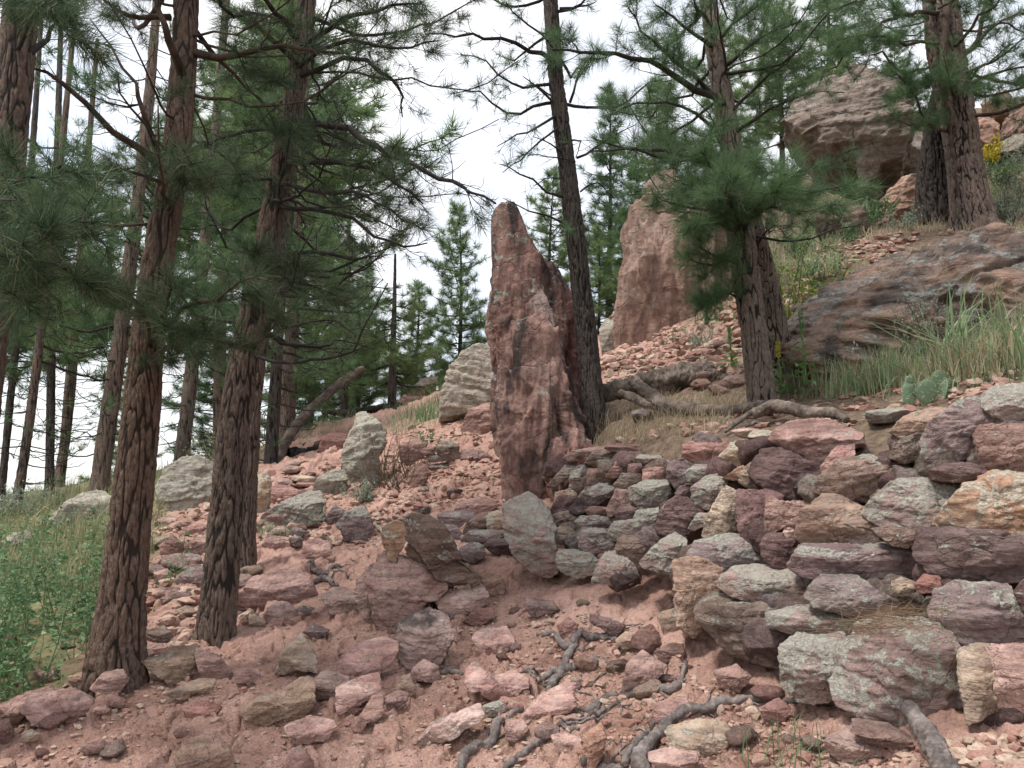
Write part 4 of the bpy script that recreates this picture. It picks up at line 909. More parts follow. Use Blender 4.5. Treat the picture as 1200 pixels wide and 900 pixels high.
def trunk_mesh(path, rad, bark, seed, seg=120, rings=260, origin=(0, 0, 0), depth=.045, cell=1.0, flared=False):
    """a trunk whose bark is broken into raised plates between deep furrows"""
    path = catmull(path, rings); n = len(path)
    rad = np.interp(np.linspace(0, 1, n), np.linspace(0, 1, len(rad)), rad)
    T, A, B = frames(path); th = np.arange(seg) / seg * 2 * np.pi
    dirs = np.cos(th)[None, :, None] * A[:, None] + np.sin(th)[None, :, None] * B[:, None]
    ring = (path[:, None] + rad[:, None, None] * dirs).reshape(-1, 3); dr = dirs.reshape(-1, 3)
    wz = np.stack([perlin(ring * np.array([6, 6, 3.]) + seed), perlin(ring * np.array([6, 6, 3.]) + seed + 9), .8 * perlin(ring * np.array([5, 5, 2.5]) + seed + 3)], 1)
    wid = .5 + .9 * np.clip(.5 + .9 * perlin(ring * np.array([5, 5, 2.]) + seed * 3), 0, 1)
    a1 = np.abs(perlin(ring * np.array([25., 25., 3.6]) / cell + wz * .5 + seed)); a2 = np.abs(perlin(ring * np.array([42., 42., 12.]) / cell + wz * .7 + seed * 2 + 7)); a3 = np.abs(perlin(ring * np.array([15., 15., 11.]) / cell + wz * .8 + seed * 2 + 31))
    e = sstep(.0, .27, a1 / wid); e2 = sstep(.0, .12, a2 / wid); e3 = sstep(.0, .10, a3 / wid)
    furrow = e * (.45 + .55 * e2) * (.35 + .65 * e3)
    h = np.floor((perlin(ring * np.array([9., 9., 3.]) + wz + seed) + 1) * 40).astype(int); h2 = np.floor((perlin(ring * np.array([26., 26., 10.]) + seed) + 1) * 40).astype(int)
    low = fbm(ring * np.array([3, 3, 1.3]) + seed, 3)
    rr = np.repeat(rad, seg)
    s_ = np.repeat(np.concatenate([[0], np.cumsum(np.linalg.norm(np.diff(path, axis=0), axis=1))]), seg) - .38; tt = np.tile(th, n)
    if flared: low = low + np.exp(-np.maximum(s_, 0) / .16) * (1.4 + 1.5 * np.cos(3 * tt + seed) + 1.1 * np.cos(5 * tt + 2 * seed))
    disp = rr * (depth * 2.4 * (furrow - .6) + .02 * (((h * 37) % 101) / 101. - .5) + .07 * low) + .006 * fbm(ring * np.array([48, 48, 14]) + seed, 3, ridged=True) + .003 * fbm(ring * 80, 2)
    V = ring + dr * disp[:, None] - np.asarray(origin)
    i = np.arange(n - 1)[:, None] * seg; j = np.arange(seg)[None]; kk = (j + 1) % seg
    mb = MB(); mb.add(V, np.stack([i + j, i + kk, i + seg + kk, i + seg + j], -1).reshape(-1, 4))
    plate = ((h * 53) % 97) / 97. * .7 + ((h2 * 31) % 89) / 89. * .3
    return mb.mesh('trunk', BARK[bark], True, {'furrow': furrow, 'plate': plate})
def px_path(pts): return np.array([P(a, b, Y) for a, b, Y in pts])
def px_trunk(tree_name, label, cat, pts, bark, seed, group=None, flare=1.1, seg=110, rings=240, base_sink=.4, cell=1.0, depth=.07, extend=0):
    """pts: (px, py, distance, width in px) up the trunk"""
    path = px_path([(a, b, Y) for a, b, Y, w in pts]); rad = [w * Y / F_PX / 2 * .88 for a, b, Y, w in pts]
    b0 = path[0].copy(); b0[2] = min(b0[2], tz(b0[0], b0[1])) - base_sink
    k = path[0] + (path[1] - path[0]) * .12
    path = np.vstack([b0, path[0], k, path[1:]]); rad = [rad[0] * flare * 1.1, rad[0] * flare, rad[0] * .35 + .65 * rad[0]] + rad[1:]
    if extend:
        up = norm(path[-1] - path[-2]); path = np.vstack([path, path[-1] + up * extend]); rad.append(rad[-1] * max(.25, 1 - extend * .09))
    # even parameter along the length
    L = np.concatenate([[0], np.cumsum(np.linalg.norm(np.diff(path, axis=0), axis=1))]); t = np.linspace(0, L[-1], 40)
    pth = np.stack([np.interp(t, L, path[:, i]) for i in range(3)], 1); rd = np.interp(t, L, rad)
    for _ in range(2): pth[1:-1] = .25 * pth[:-2] + .5 * pth[1:-1] + .25 * pth[2:]
    root = thing(tree_name, b0, label, cat, group)
    o = link('trunk', trunk_mesh(pth, rd, bark, seed, seg, rings, b0, depth, cell, True), root)
    return root, pth, rd, b0
def finish(tree, root, b0, leaf, wood='twig', crown='crown'):
    if tree.wood.v:
        me = tree.wood.mesh('branches', WOOD[wood], True)
        co = np.empty(len(me.vertices) * 3, np.float32); me.vertices.foreach_get('co', co)
        me.vertices.foreach_set('co', (co.reshape(-1, 3) - b0).ravel().astype(np.float32)); me.update()
        link('branches', me, root)
    tree.needles(crown, root, LEAF[leaf], b0)
def at_height(pth, z):
    i = int(np.argmin(np.abs(pth[:, 2] - z))); return pth[i]
def random_limbs(tree, pth, z0, z1, n, L0, L1, r, leafy, droop=-.1, dense=1.0, az=(0, 6.283), second=True, start=.3):
    rng = tree.rng
    for k in range(n):
        f = (k + rng.rand()) / n; z = z0 + (z1 - z0) * f; p = at_height(pth, z)
        a = rng.uniform(*az); L = (L0 + (L1 - L0) * f) * rng.uniform(.65, 1.25)
        d = np.array([math.cos(a), math.sin(a), 0]); pts = [p]
        for i in range(1, 5):
            q = i / 4; pts.append(p + d * L * q + np.array([0, 0, L * (droop * 4 * q * (1 - q) + (rng.uniform(.0, .3)) * q * q)]) + rng.normal(size=3) * .05 * L * q)
        tree.branch(np.array(pts), r * rng.uniform(.7, 1.2) * (1.1 - .4 * f), leafy, dense, second=second, start=start)
# azimuth: 0 = +X (picture right), pi/2 = away from the camera
# --- nearest orange pine
root, pth, rd, b0 = px_trunk('pine_tree', 'nearest orange barked pine whose forked shadowless trunk rises beside the weeds'.replace('forked shadowless ', 'leaning '), 'pine tree',
    [(133, 785, 4.75, 64), (144, 700, 4.78, 53), (153, 600, 4.8, 47), (165, 500, 4.8, 44), (170, 420, 4.85, 41), (185, 300, 4.85, 37), (208, 180, 4.9, 34), (215, 80, 4.95, 33), (218, 0, 5.0, 31), (226, -180, 5.0, 28)], 'orange', 3, seg=150, rings=420, extend=2.5, flare=1.05)
t = Tree(21, 'near', .15)
def bp(tree, pts, r, **kw): return tree.branch(px_path(pts), r, **kw)
bp(t, [(188, 194, 4.85), (150, 165, 4.7), (100, 122, 4.5), (62, 92, 4.4), (38, 80, 4.35)], .028, leafy=.05, twigs=7, tlen=.25)
bp(t, [(187, 182, 4.85), (165, 125, 4.6), (160, 95, 4.6), (138, 66, 4.6), (105, 20, 4.6)], .018, leafy=.15, twigs=6)
bp(t, [(214, 88, 4.9), (200, 50, 4.6), (186, 10, 4.5), (176, -40, 4.5)], .032, leafy=.1, twigs=4)
bp(t, [(228, 62, 4.95), (280, 64, 4.9), (330, 54, 4.8), (400, 62, 4.8)], .030, leafy=.5, twigs=12, start=.35)
bp(t, [(200, 20, 4.95), (150, 18, 4.8), (115, -5, 4.8)], .022, leafy=.4, twigs=9)
bp(t, [(196, 210, 4.85), (240, 208, 4.5), (290, 202, 4.3)], .016, leafy=1, dense=1.5, twigs=9, tlen=.22)
bp(t, [(194, 215, 4.85), (150, 200, 4.5), (132, 196, 4.3)], .014, leafy=1, dense=1.3, twigs=6, tlen=.2)
bp(t, [(194, 205, 4.85), (215, 195, 4.4), (232, 190, 4.2)], .014, leafy=1, dense=1.4, twigs=7, tlen=.2)
bp(t, [(178, 420, 4.8), (230, 395, 4.45), (290, 405, 4.3), (345, 358, 4.3)], .018, leafy=1, dense=1.6, twigs=14, tlen=.24, start=.15)
bp(t, [(176, 400, 4.8), (220, 360, 4.35), (262, 345, 4.15), (300, 320, 4.1)], .016, leafy=1, dense=1.6, twigs=12, tlen=.22, start=.15)
bp(t, [(176, 410, 4.8), (165, 360, 4.4), (130, 335, 4.3), (105, 330, 4.3)], .015, leafy=1, dense=1.6, twigs=11, tlen=.22, start=.15)
bp(t, [(178, 425, 4.8), (205, 400, 4.3), (235, 425, 4.1)], .013, leafy=1, dense=1.5, twigs=9, tlen=.22, start=.15)
bp(t, [(180, 390, 4.8), (195, 360, 4.3), (200, 325, 4.15)], .013, leafy=1, dense=1.5, twigs=8, tlen=.2, start=.15)
random_limbs(t, pth, 3.4, 5.2, 10, .8, 1.2, .014, .05)
random_limbs(t, pth, 5.0, 8.4, 11, 1.4, 1.0, .025, .6, dense=.7)
finish(t, root, b0, 'near', 'red')
# --- pine cut by the left edge
root, pth, rd, b0 = px_trunk('pine_tree', 'dark pine cut by the left edge with heavy needles hanging near the camera', 'pine tree',
    [(-75, 850, 4.0, 66), (-45, 600, 4.05, 56), (-18, 400, 4.1, 50), (2, 220, 4.15, 46), (14, 110, 4.2, 44), (24, 30, 4.25, 42), (34, -80, 4.3, 40)], 'brown', 5, seg=110, rings=300, extend=3)
t = Tree(22, 'near', .17)
for pts in ([(-10, 250, 4.1), (20, 215, 3.5), (60, 200, 3.2), (95, 205, 3.1)], [(-15, 300, 4.1), (30, 265, 3.4), (70, 255, 3.1), (112, 262, 3.0)], [(-20, 330, 4.1), (20, 320, 3.4), (70, 310, 3.1), (110, 330, 3.1)],
            [(-20, 350, 4.1), (0, 345, 3.3), (40, 352, 3.0)], [(-20, 280, 4.1), (-10, 235, 3.4), (25, 240, 3.0)], [(20, 60, 4.2), (45, 20, 3.7), (75, 28, 3.4), (105, 60, 3.4)], [(22, 30, 4.2), (10, 10, 3.6), (30, -10, 3.3), (60, 5, 3.2)],
            [(-10, 300, 4.1), (5, 300, 3.1), (30, 290, 2.8)]):
    bp(t, pts, .014, leafy=1, dense=1.2, twigs=9, tlen=.24, start=.2)
bp(t, [(24, 70, 4.2), (55, 45, 4.3), (62, 20, 4.4)], .022, leafy=.3, twigs=4)
random_limbs(t, pth, 4.6, 7.5, 8, 1.6, 1.1, .025, .7)
finish(t, root, b0, 'near', 'twig')
# --- second pine
root, pth, rd, b0 = px_trunk('pine_tree', 'straight brown pine second from the camera, mid left, with long bare limbs', 'pine tree',
    [(253, 742, 5.65, 42), (258, 690, 5.68, 41), (265, 600, 5.7, 41), (272, 515, 5.75, 39), (282, 440, 5.8, 36), (312, 290, 5.85, 32), (331, 190, 5.9, 29), (348, 100, 5.95, 26), (359, 0, 6.0, 23), (372, -130, 6.0, 20)], 'brown', 8, seg=150, rings=420, extend=3, flare=1.05)
t = Tree(23, 'near', .15)
K = dict(second=True)
bp(t, [(334, 135, 5.9), (400, 150, 5.5), (470, 188, 5.2), (530, 215, 5.0), (580, 238, 4.9)], .030, leafy=.26, dense=.5, twigs=30, tlen=.42, start=.12, flat=.6)
bp(t, [(328, 190, 5.9), (395, 192, 5.6), (450, 205, 5.4), (495, 240, 5.3)], .024, leafy=.26, dense=.5, twigs=22, tlen=.38, start=.15, flat=.6)
bp(t, [(346, 62, 5.95), (400, 25, 5.6), (450, 12, 5.4), (492, 2, 5.3)], .026, leafy=.5, dense=.7, twigs=18, tlen=.35)
bp(t, [(342, 92, 5.95), (410, 72, 5.6), (452, 85, 5.4), (468, 110, 5.4), (474, 140, 5.4)], .022, leafy=.12, twigs=20, tlen=.4, flat=.7)
bp(t, [(344, 80, 5.95), (400, 50, 5.5), (460, 55, 5.2), (510, 50, 5.1)], .022, leafy=.45, dense=.7, twigs=18, tlen=.34)
bp(t, [(318, 240, 5.85), (400, 252, 5.5), (450, 283, 5.3), (500, 285, 5.2)], .020, leafy=.12, twigs=20, tlen=.4, flat=.7)
bp(t, [(322, 215, 5.85), (380, 225, 5.4), (440, 235, 5.2), (480, 260, 5.1)], .020, leafy=.5, dense=.6, twigs=20, tlen=.36)
bp(t, [(308, 300, 5.85), (370, 297, 5.6), (415, 305, 5.5), (445, 300, 5.4)], .020, leafy=.12, twigs=12, tlen=.34)
bp(t, [(302, 330, 5.85), (350, 330, 5.4), (395, 345, 5.2)], .015, leafy=.5, twigs=12, tlen=.3)
bp(t, [(330, 150, 5.9), (270, 158, 5.6), (235, 172, 5.5)], .018, leafy=.5, twigs=9, tlen=.3)
bp(t, [(326, 210, 5.9), (280, 215, 5.5), (240, 220, 5.4)], .016, leafy=.3, twigs=9, tlen=.3)
bp(t, [(345, 30, 5.95), (300, 15, 5.6), (262, 20, 5.4)], .018, leafy=.6, twigs=10, tlen=.3)
for a in ([(320, 165, 5.9), (322, 155, 5.4), (330, 150, 5.2)], [(334, 100, 5.9), (325, 90, 5.4), (318, 98, 5.2)], [(345, 150, 5.9), (350, 150, 5.4), (358, 158, 5.2)], [(300, 320, 5.85), (296, 300, 5.3), (300, 290, 5.1)], [(310, 310, 5.85), (335, 310, 5.3), (345, 305, 5.1)]):
    bp(t, a, .012, leafy=1, dense=1.5, twigs=8, tlen=.2, start=.2)
random_limbs(t, pth, 2.8, 5.4, 26, 1.3, 1.7, .015, .06, az=(-1.2, 2.8))
random_limbs(t, pth, 4.8, 8.8, 15, 1.7, 1.1, .024, .5, dense=.7)
finish(t, root, b0, 'near', 'twig')
root, pth, rd, b0 = px_trunk('pine_tree', 'thinner pine standing directly behind the straight brown second pine', 'pine tree',
    [(286, 672, 7.0, 26), (288, 600, 7.05, 24), (293, 515, 7.1, 23), (298, 440, 7.2, 22), (322, 290, 7.3, 20), (345, 150, 7.4, 17), (364, 0, 7.5, 15)], 'brown', 9, seg=80, rings=220, extend=2)
t = Tree(24, 'mid', .14); random_limbs(t, pth, 3.2, 8.0, 18, 1.3, 1.1, .02, .4); finish(t, root, b0, 'mid')
# --- bare pine behind the fin
root, pth, rd, b0 = px_trunk('pine_tree', 'tall slim grey pine with many dead twigs, rising just right of the fin rock', 'pine tree',
    [(697, 508, 8.3, 34), (693, 450, 8.35, 28), (688, 400, 8.38, 27), (677, 300, 8.4, 25), (665, 200, 8.45, 23), (652, 100, 8.5, 20.5), (645, 0, 8.6, 20), (634, -150, 8.6, 17)], 'dark', 12, seg=110, rings=320, extend=2, cell=.8, flare=1.05)
t = Tree(25, 'mid', .15)
D = dict(leafy=.03, second=True, flat=.6, tlen=.34)
for pts, r, n in ([[(652, 72, 8.5), (630, 60, 8.3), (585, 46, 8.1), (545, 42, 8.0), (505, 42, 7.9)], .032, 20], [[(650, 60, 8.5), (635, 40, 8.3), (600, 12, 8.2), (590, 2, 8.2)], .018, 9], [[(660, 138, 8.5), (640, 110, 8.4), (612, 88, 8.3)], .022, 10],
    [[(658, 122, 8.5), (640, 108, 8.5), (620, 96, 8.5)], .014, 6], [[(658, 130, 8.5), (632, 150, 8.3), (605, 158, 8.2), (582, 172, 8.1)], .018, 12], [[(665, 140, 8.5), (640, 160, 8.3), (612, 185, 8.2), (590, 203, 8.1)], .016, 11],
    [[(668, 185, 8.45), (645, 168, 8.3), (625, 160, 8.2)], .014, 8], [[(672, 235, 8.45), (640, 222, 8.3), (610, 202, 8.2), (585, 192, 8.1)], .018, 11], [[(676, 275, 8.4), (660, 262, 8.3), (620, 246, 8.2), (590, 232, 8.1)], .018, 11], [[(676, 300, 8.4), (670, 275, 8.2), (655, 262, 8.1)], .012, 6],
    [[(668, 120, 8.5), (680, 85, 8.5), (692, 62, 8.5)], .018, 7], [[(670, 165, 8.5), (680, 165, 8.3), (676, 185, 8.2)], .013, 5], [[(676, 185, 8.45), (695, 175, 8.5), (720, 158, 8.6), (745, 145, 8.6)], .016, 10], [[(680, 225, 8.4), (700, 215, 8.4), (720, 232, 8.4)], .012, 7], [[(656, 10, 8.5), (680, 8, 8.4), (700, 2, 8.4)], .018, 7],
    [[(674, 190, 8.4), (640, 182, 8.2), (618, 182, 8.1)], .010, 7], [[(668, 210, 8.4), (645, 208, 8.3), (625, 218, 8.2)], .009, 6]):
    bp(t, pts, r, twigs=n, **D)
for p in ((655, 45), (648, 70), (672, 50)): bp(t, [(p[0] + 5, p[1] + 8, 8.5), (p[0], p[1], 8.2), (p[0] - 8, p[1] - 4, 8.1)], .01, leafy=1, twigs=6, tlen=.22, dense=1.2)
random_limbs(t, pth, 6.0, 8.6, 10, 1.4, 1.0, .024, .6)
finish(t, root, b0, 'mid', 'twig')
# --- twin trunked pine on the right with the low green boughs
root, pth, rd, b0 = px_trunk('pine_tree', 'furrowed grey pine with low bright green boughs above the dry stone wall', 'pine tree',
    [(894, 478, 6.3, 33), (885, 400, 6.35, 32), (875, 330, 6.4, 34), (868, 280, 6.45, 35), (862, 230, 6.5, 31), (857, 170, 6.5, 28), (850, 130, 6.55, 26), (838, 60, 6.6, 24), (830, 0, 6.65, 23), (814, -140, 6.7, 20)], 'grey', 15, seg=130, rings=360, extend=2, flare=1.05)
me2 = px_path([(930, 490, 7.0), (922, 440, 6.95), (913, 405, 6.9), (901, 350, 6.85), (890, 300, 6.75), (876, 245, 6.6), (866, 200, 6.55)])
link('second_trunk', trunk_mesh(me2, [.16, .13, .112, .105, .10, .09, .05], 'grey', 16, 100, 200, b0), root)
t = Tree(26, 'near', .155)
for pts in ([(868, 268, 6.4), (840, 250, 6.0), (800, 240, 5.7), (762, 240, 5.6)], [(872, 262, 6.4), (905, 238, 5.9), (950, 226, 5.6), (1005, 216, 5.4)], [(870, 270, 6.4), (900, 245, 5.7), (940, 248, 5.4), (985, 236, 5.3)],
            [(866, 262, 6.4), (850, 225, 5.8), (835, 195, 5.6), (822, 172, 5.5)], [(870, 258, 6.4), (885, 220, 5.8), (905, 205, 5.6), (940, 200, 5.5)], [(868, 265, 6.4), (860, 240, 5.6), (850, 225, 5.3), (860, 205, 5.1)], [(870, 265, 6.4), (895, 232, 5.5), (915, 218, 5.2)],
            [(866, 270, 6.4), (830, 262, 5.8), (805, 268, 5.6)], [(868, 258, 6.4), (850, 210, 6.0), (870, 190, 5.6), (890, 195, 5.4)], [(868, 262, 6.4), (830, 225, 6.0), (800, 215, 5.8)]):
    bp(t, pts, .018, leafy=1, dense=1.25, twigs=13, tlen=.24, start=.3)
for pts in ([(868, 300, 6.4), (835, 310, 6.1), (800, 300, 6.0)], [(868, 310, 6.4), (840, 300, 6.0), (812, 285, 5.9)], [(872, 350, 6.4), (845, 345, 6.4), (815, 365, 6.4)], [(872, 345, 6.4), (850, 340, 6.3), (830, 352, 6.2)]):
    bp(t, pts, .014, leafy=.9, dense=.8, twigs=11, tlen=.25, start=.25)
for pts, r, lf in ([[(848, 128, 6.55), (800, 95, 6.2), (760, 75, 6.0), (700, 62, 5.8), (645, 58, 5.7)], .034, .75], [[(846, 120, 6.55), (800, 80, 6.1), (760, 45, 5.9), (735, 10, 5.8)], .022, .7], [[(856, 188, 6.5), (800, 188, 6.3), (740, 175, 6.2), (695, 176, 6.1)], .022, .1], [[(852, 165, 6.5), (810, 130, 6.2), (770, 120, 6.0), (730, 125, 5.9)], .018, .4],
    [[(846, 80, 6.55), (890, 45, 6.3), (940, 25, 6.1)], .022, .45], [[(856, 160, 6.5), (900, 130, 6.3), (945, 110, 6.2)], .018, .25], [[(850, 140, 6.5), (885, 100, 6.4), (920, 75, 6.3), (945, 40, 6.3)], .018, .2], [[(840, 60, 6.6), (800, 30, 6.3), (770, 5, 6.2)], .022, .5], [[(858, 200, 6.5), (820, 215, 6.2), (780, 205, 6.1)], .014, .3],
    [[(880, 300, 6.5), (900, 270, 6.4), (912, 262, 6.3)], .014, .1], [[(850, 150, 6.5), (820, 165, 6.2), (790, 200, 6.1)], .014, .1], [[(836, 50, 6.6), (870, 20, 6.4), (900, 0, 6.3)], .02, .6]):
    bp(t, pts, r, leafy=lf, dense=.9, twigs=16, tlen=.34, start=.25, flat=.6)
random_limbs(t, pth, 3.9, 5.6, 14, 1.0, 1.3, .015, .2)
random_limbs(t, pth, 4.6, 7.0, 12, 1.5, 1.2, .024, .6)
finish(t, root, b0, 'mid', 'twig')
# --- pine on the slope top right
root, pth, rd, b0 = px_trunk('pine_tree', 'pink barked pine with crooked bare limbs on the slope at the top right', 'pine tree',
    [(1141, 268, 9.9, 52), (1132, 200, 10.0, 43), (1122, 133, 10.1, 43), (1108, 66, 10.2, 46), (1102, 0, 10.3, 44), (1086, -90, 10.3, 38)], 'pinkish', 18, seg=130, rings=300, extend=3, flare=1.05, cell=1.2)
link('second_trunk', trunk_mesh(px_path([(1096, 262, 10.7), (1094, 215, 10.65), (1095, 180, 10.6), (1100, 130, 10.5), (1110, 80, 10.4)]), [.26, .22, .18, .15, .1], 'dark', 19, 90, 140, b0, .045, 1.2), root)
t = Tree(27, 'mid', .16)
for pts, r, lf, n in ([[(1112, -20, 10.1), (1106, 60, 9.9), (1108, 110, 9.8), (1112, 160, 9.8), (1124, 230, 9.8)], .06, .05, 5], [[(1125, 112, 10.1), (1150, 92, 9.9), (1178, 82, 9.8), (1215, 78, 9.7)], .035, .25, 12], [[(1118, 68, 10.1), (1142, 55, 9.9), (1150, 20, 9.9), (1160, -10, 9.9)], .05, .2, 7], [[(1140, 58, 9.9), (1165, 30, 9.8), (1200, 12, 9.8)], .025, .2, 9],
    [[(1105, 75, 10.1), (1060, 85, 9.6), (1030, 60, 9.4), (1000, 95, 9.3)], .022, .5, 16], [[(1100, 15, 10.1), (1050, 20, 9.6), (1000, 55, 9.4), (960, 95, 9.3)], .03, .8, 22], [[(1098, 0, 10.2), (1040, -5, 9.6), (985, 10, 9.4), (940, 30, 9.3)], .03, .9, 22], [[(1104, 50, 10.1), (1060, 50, 9.5), (1010, 40, 9.2), (975, 50, 9.1)], .026, .9, 22],
    [[(1104, 85, 10.1), (1080, 100, 9.6), (1062, 105, 9.4), (1045, 120, 9.3)], .02, .9, 16], [[(1112, 120, 10.1), (1085, 140, 9.6), (1060, 145, 9.5), (1040, 130, 9.4)], .02, .25, 14], [[(1112, 90, 10), (1130, 95, 9.5), (1150, 100, 9.4)], .016, .9, 10], [[(1108, 85, 10), (1098, 88, 9.5), (1090, 92, 9.4)], .016, .9, 10], [[(1100, 10, 10), (1120, 0, 9.6), (1150, -5, 9.4)], .02, .9, 12]):
    bp(t, pts, r, leafy=lf, dense=1.0, twigs=n, tlen=.36, start=.2, flat=.6)
random_limbs(t, pth, 6.8, 9.2, 16, 1.6, 1.3, .028, .8)
finish(t, root, b0, 'mid', 'red')
# --- slim trunks and crowns of the stand on the left, each placed where its trunk meets the ground
def mid_pine(pts, label, seed, z0, z1, n, L0, L1, bark='brown', leaf='mid', leafy=.72, q='far', needle=.18, extend=3., dead=14, r=.02, dense=1.0, group=None):
    root, pth, rd, b0 = px_trunk('pine_tree', label, 'pine tree', pts, bark, seed, seg=44, rings=130, extend=extend, cell=1.1, group=group)
    t = Tree(seed, q, needle)
    b = b0[2]
    random_limbs(t, pth, b + z0, b + z1, int(n * .72), L0, L1, r, leafy, dense=dense)
    if dead: random_limbs(t, pth, b + z0 * .35, b + z0, dead, L0 * .6, L0 * .8, r * .6, .05)
    finish(t, root, b0, leaf); return root
mid_pine([(115, 578, 11.5, 22), (133, 450, 11.7, 20), (150, 330, 11.9, 18), (166, 200, 12.1, 15), (176, 100, 12.3, 13), (186, -20, 12.5, 10)], 'stout brown pine behind the nearest orange pine, just left of it', 31, 3.0, 8.2, 46, 1.9, 1.2, extend=1.5)
mid_pine([(1, 585, 15, 8.5), (15, 440, 15.3, 8.5), (30, 300, 15.5, 8), (40, 150, 15.8, 7)], 'leftmost of the slim dark trunks at the edge of the meadow', 32, 3.0, 7.4, 30, 1.6, 1.0, 'dark')
mid_pine([(15, 620, 11.8, 12), (33, 505, 12, 11), (45, 415, 12.2, 10), (62, 280, 12.5, 9), (78, 120, 12.8, 7)], 'slim trunk leaning right, second of the slim trunks from the left edge', 33, 2.9, 7.2, 34, 1.7, 1.1, 'brown')
mid_pine([(58, 582, 15, 10.5), (60, 430, 15.3, 9.5), (64, 300, 15.6, 10), (68, 150, 16, 8)], 'slim upright dark trunk, third of the slim trunks from the left edge', 34, 3.2, 8.2, 32, 1.7, 1.0, 'dark', 'far')
mid_pine([(71, 570, 18, 9), (80, 450, 18.3, 8.5), (92, 320, 18.6, 8), (105, 160, 19, 7)], 'slim orange brown trunk, fourth of the slim trunks from the left edge', 35, 3.6, 9.5, 34, 2.0, 1.2, 'brown', 'far')
mid_pine([(212, 542, 14.5, 18), (222, 460, 14.7, 17), (236, 330, 15, 15), (250, 180, 15.3, 12), (262, 40, 15.6, 10)], 'grey brown pine seen between the two nearest trunks, behind the pale round boulder', 36, 2.4, 8.6, 50, 2.2, 1.3, 'grey', 'far', dead=10)
mid_pine([(317, 550, 12.6, 17), (322, 460, 12.8, 15), (330, 330, 13, 13), (340, 180, 13.3, 10), (352, 40, 13.6, 8)], 'dark trunked pine at the top of the rocky staircase, right of the second pine', 37, 2.0, 7.6, 46, 1.7, 1.2, 'dark', 'mid')
mid_pine([(333, 540, 15, 12), (338, 440, 15.3, 11), (346, 300, 15.6, 9.5), (356, 150, 16, 7)], 'slim pine close behind the dark trunked pine at the staircase', 38, 2.2, 8.2, 40, 1.6, 1.1, 'brown', 'far')
mid_pine([(403, 492, 18, 9), (404, 420, 18.2, 8), (407, 320, 18.4, 6), (410, 240, 18.6, 4)], 'young pine at the trail crest left of the small crest pine', 39, 1.3, 5.3, 46, 1.3, .5, 'dark', 'far', extend=.5, dead=4)
mid_pine([(459, 482, 16.5, 11), (460, 430, 16.6, 9), (462, 370, 16.7, 6), (463, 305, 16.8, 3)], 'small pine with a clear dark stem standing on the trail crest', 40, 1.0, 3.3, 54, 1.15, .35, 'dark', 'far', extend=.15, dead=3, dense=1.3)
# --- younger conifers beyond the crest and behind the rocks: full crowns nearly to the ground
def young_pine(name, h, rad, seed, leaf, q='far', needle=.23, n=None, base=.12, bark='dark', wild=.22):
    rng = np.random.RandomState(seed); root = thing(name, (0, 0, -50), 'young pine', 'pine tree')
    path = np.stack([.02 * h * np.sin(np.linspace(0, 3, 6)), .02 * h * np.cos(np.linspace(0, 2, 6)), np.linspace(-.3, h, 6)], 1)
    link('trunk', trunk_mesh(path, np.linspace(.0135 * h, .004, 6), bark, seed, 24, 60), root)
    t = Tree(seed, q, needle); n = n or int(h * 13)
    for k in range(n):
        f = (k + rng.rand()) / n; z = h * (base + (1 - base) * f); a = k * 2.4 + rng.uniform(-.5, .5)
        prof = (1 - f) ** .72 * (.75 + .25 * math.sin(f * 19 + seed)) + .05
        L = rad * prof * rng.uniform(1 - wild * 2, 1 + wild); d = np.array([math.cos(a), math.sin(a), 0])
        p = np.array([0, 0, z]); pts = [p + d * L * u + np.array([0, 0, L * (.02 * u + .38 * u * u * (.4 + f))]) for u in (0, .35, .7, 1)]
        t.branch(np.array(pts), .012 + .008 * L, .95, 1.15, twigs=max(3, int(L / .14)), tlen=.28 * max(.5, L) ** .5, start=.25, second=L > .7)
    t.tuft(np.array([0, 0, h]), [0, 0, 1], 1.2)
    finish(t, root, np.zeros(3), leaf); return root
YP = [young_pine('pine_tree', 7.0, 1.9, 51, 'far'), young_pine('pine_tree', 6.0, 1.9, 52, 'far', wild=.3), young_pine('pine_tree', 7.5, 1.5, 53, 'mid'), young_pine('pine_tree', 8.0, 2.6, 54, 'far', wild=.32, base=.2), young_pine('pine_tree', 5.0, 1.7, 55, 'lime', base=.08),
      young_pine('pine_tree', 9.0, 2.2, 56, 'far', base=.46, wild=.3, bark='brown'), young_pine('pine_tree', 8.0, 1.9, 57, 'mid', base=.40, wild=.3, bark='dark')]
YH = [7.0, 6.0, 7.5, 8.0, 5.0, 9.0, 8.0]; used = set()
def place(i, px, py_top, Y, label, group=None, rz=0., base_py=None, fat=1.0):
    r = ray(px, py_top); x = r[0] * Y; top = CAM[2] + r[2] * Y; z = tz(x, Y) if base_py is None else P(px, base_py, Y)[2]
    s = max(.3, (top - z) / YH[i])
    if i not in used:
        used.add(i); o = YP[i]; o.location = (x, Y, z - .1); o.rotation_euler = (0, 0, rz); o['label'] = label
        if group: o['group'] = group
        elif 'group' in o: del o['group']
    else:
        o = copy_thing(YP[i], (x, Y, z - .1), rz, 1, label, group)
        if not group and 'group' in o: del o['group']
    o.scale = (s * fat, s * fat, s)
    return o
place(0, 537, 236, 23, 'conical pine whose point stands against the sky just left of the fin rock', rz=.3)
place(1, 490, 330, 24, 'bushy pine filling the space between the conical pine and the crest pine', rz=1.2, fat=1.2)
place(2, 430, 300, 26, 'narrow pine behind the trail crest, left of the conical one', rz=2.)
place(3, 375, 210, 24, 'broad pine rising behind the dark trunked staircase pine', rz=.8)
place(4, 560, 392, 20, 'low bright bush like pine at the left flank of the fin rock', rz=.2)
place(2, 712, 98, 20.5, 'tall narrow pine showing between the slim grey pine and the pillar', rz=1.0)
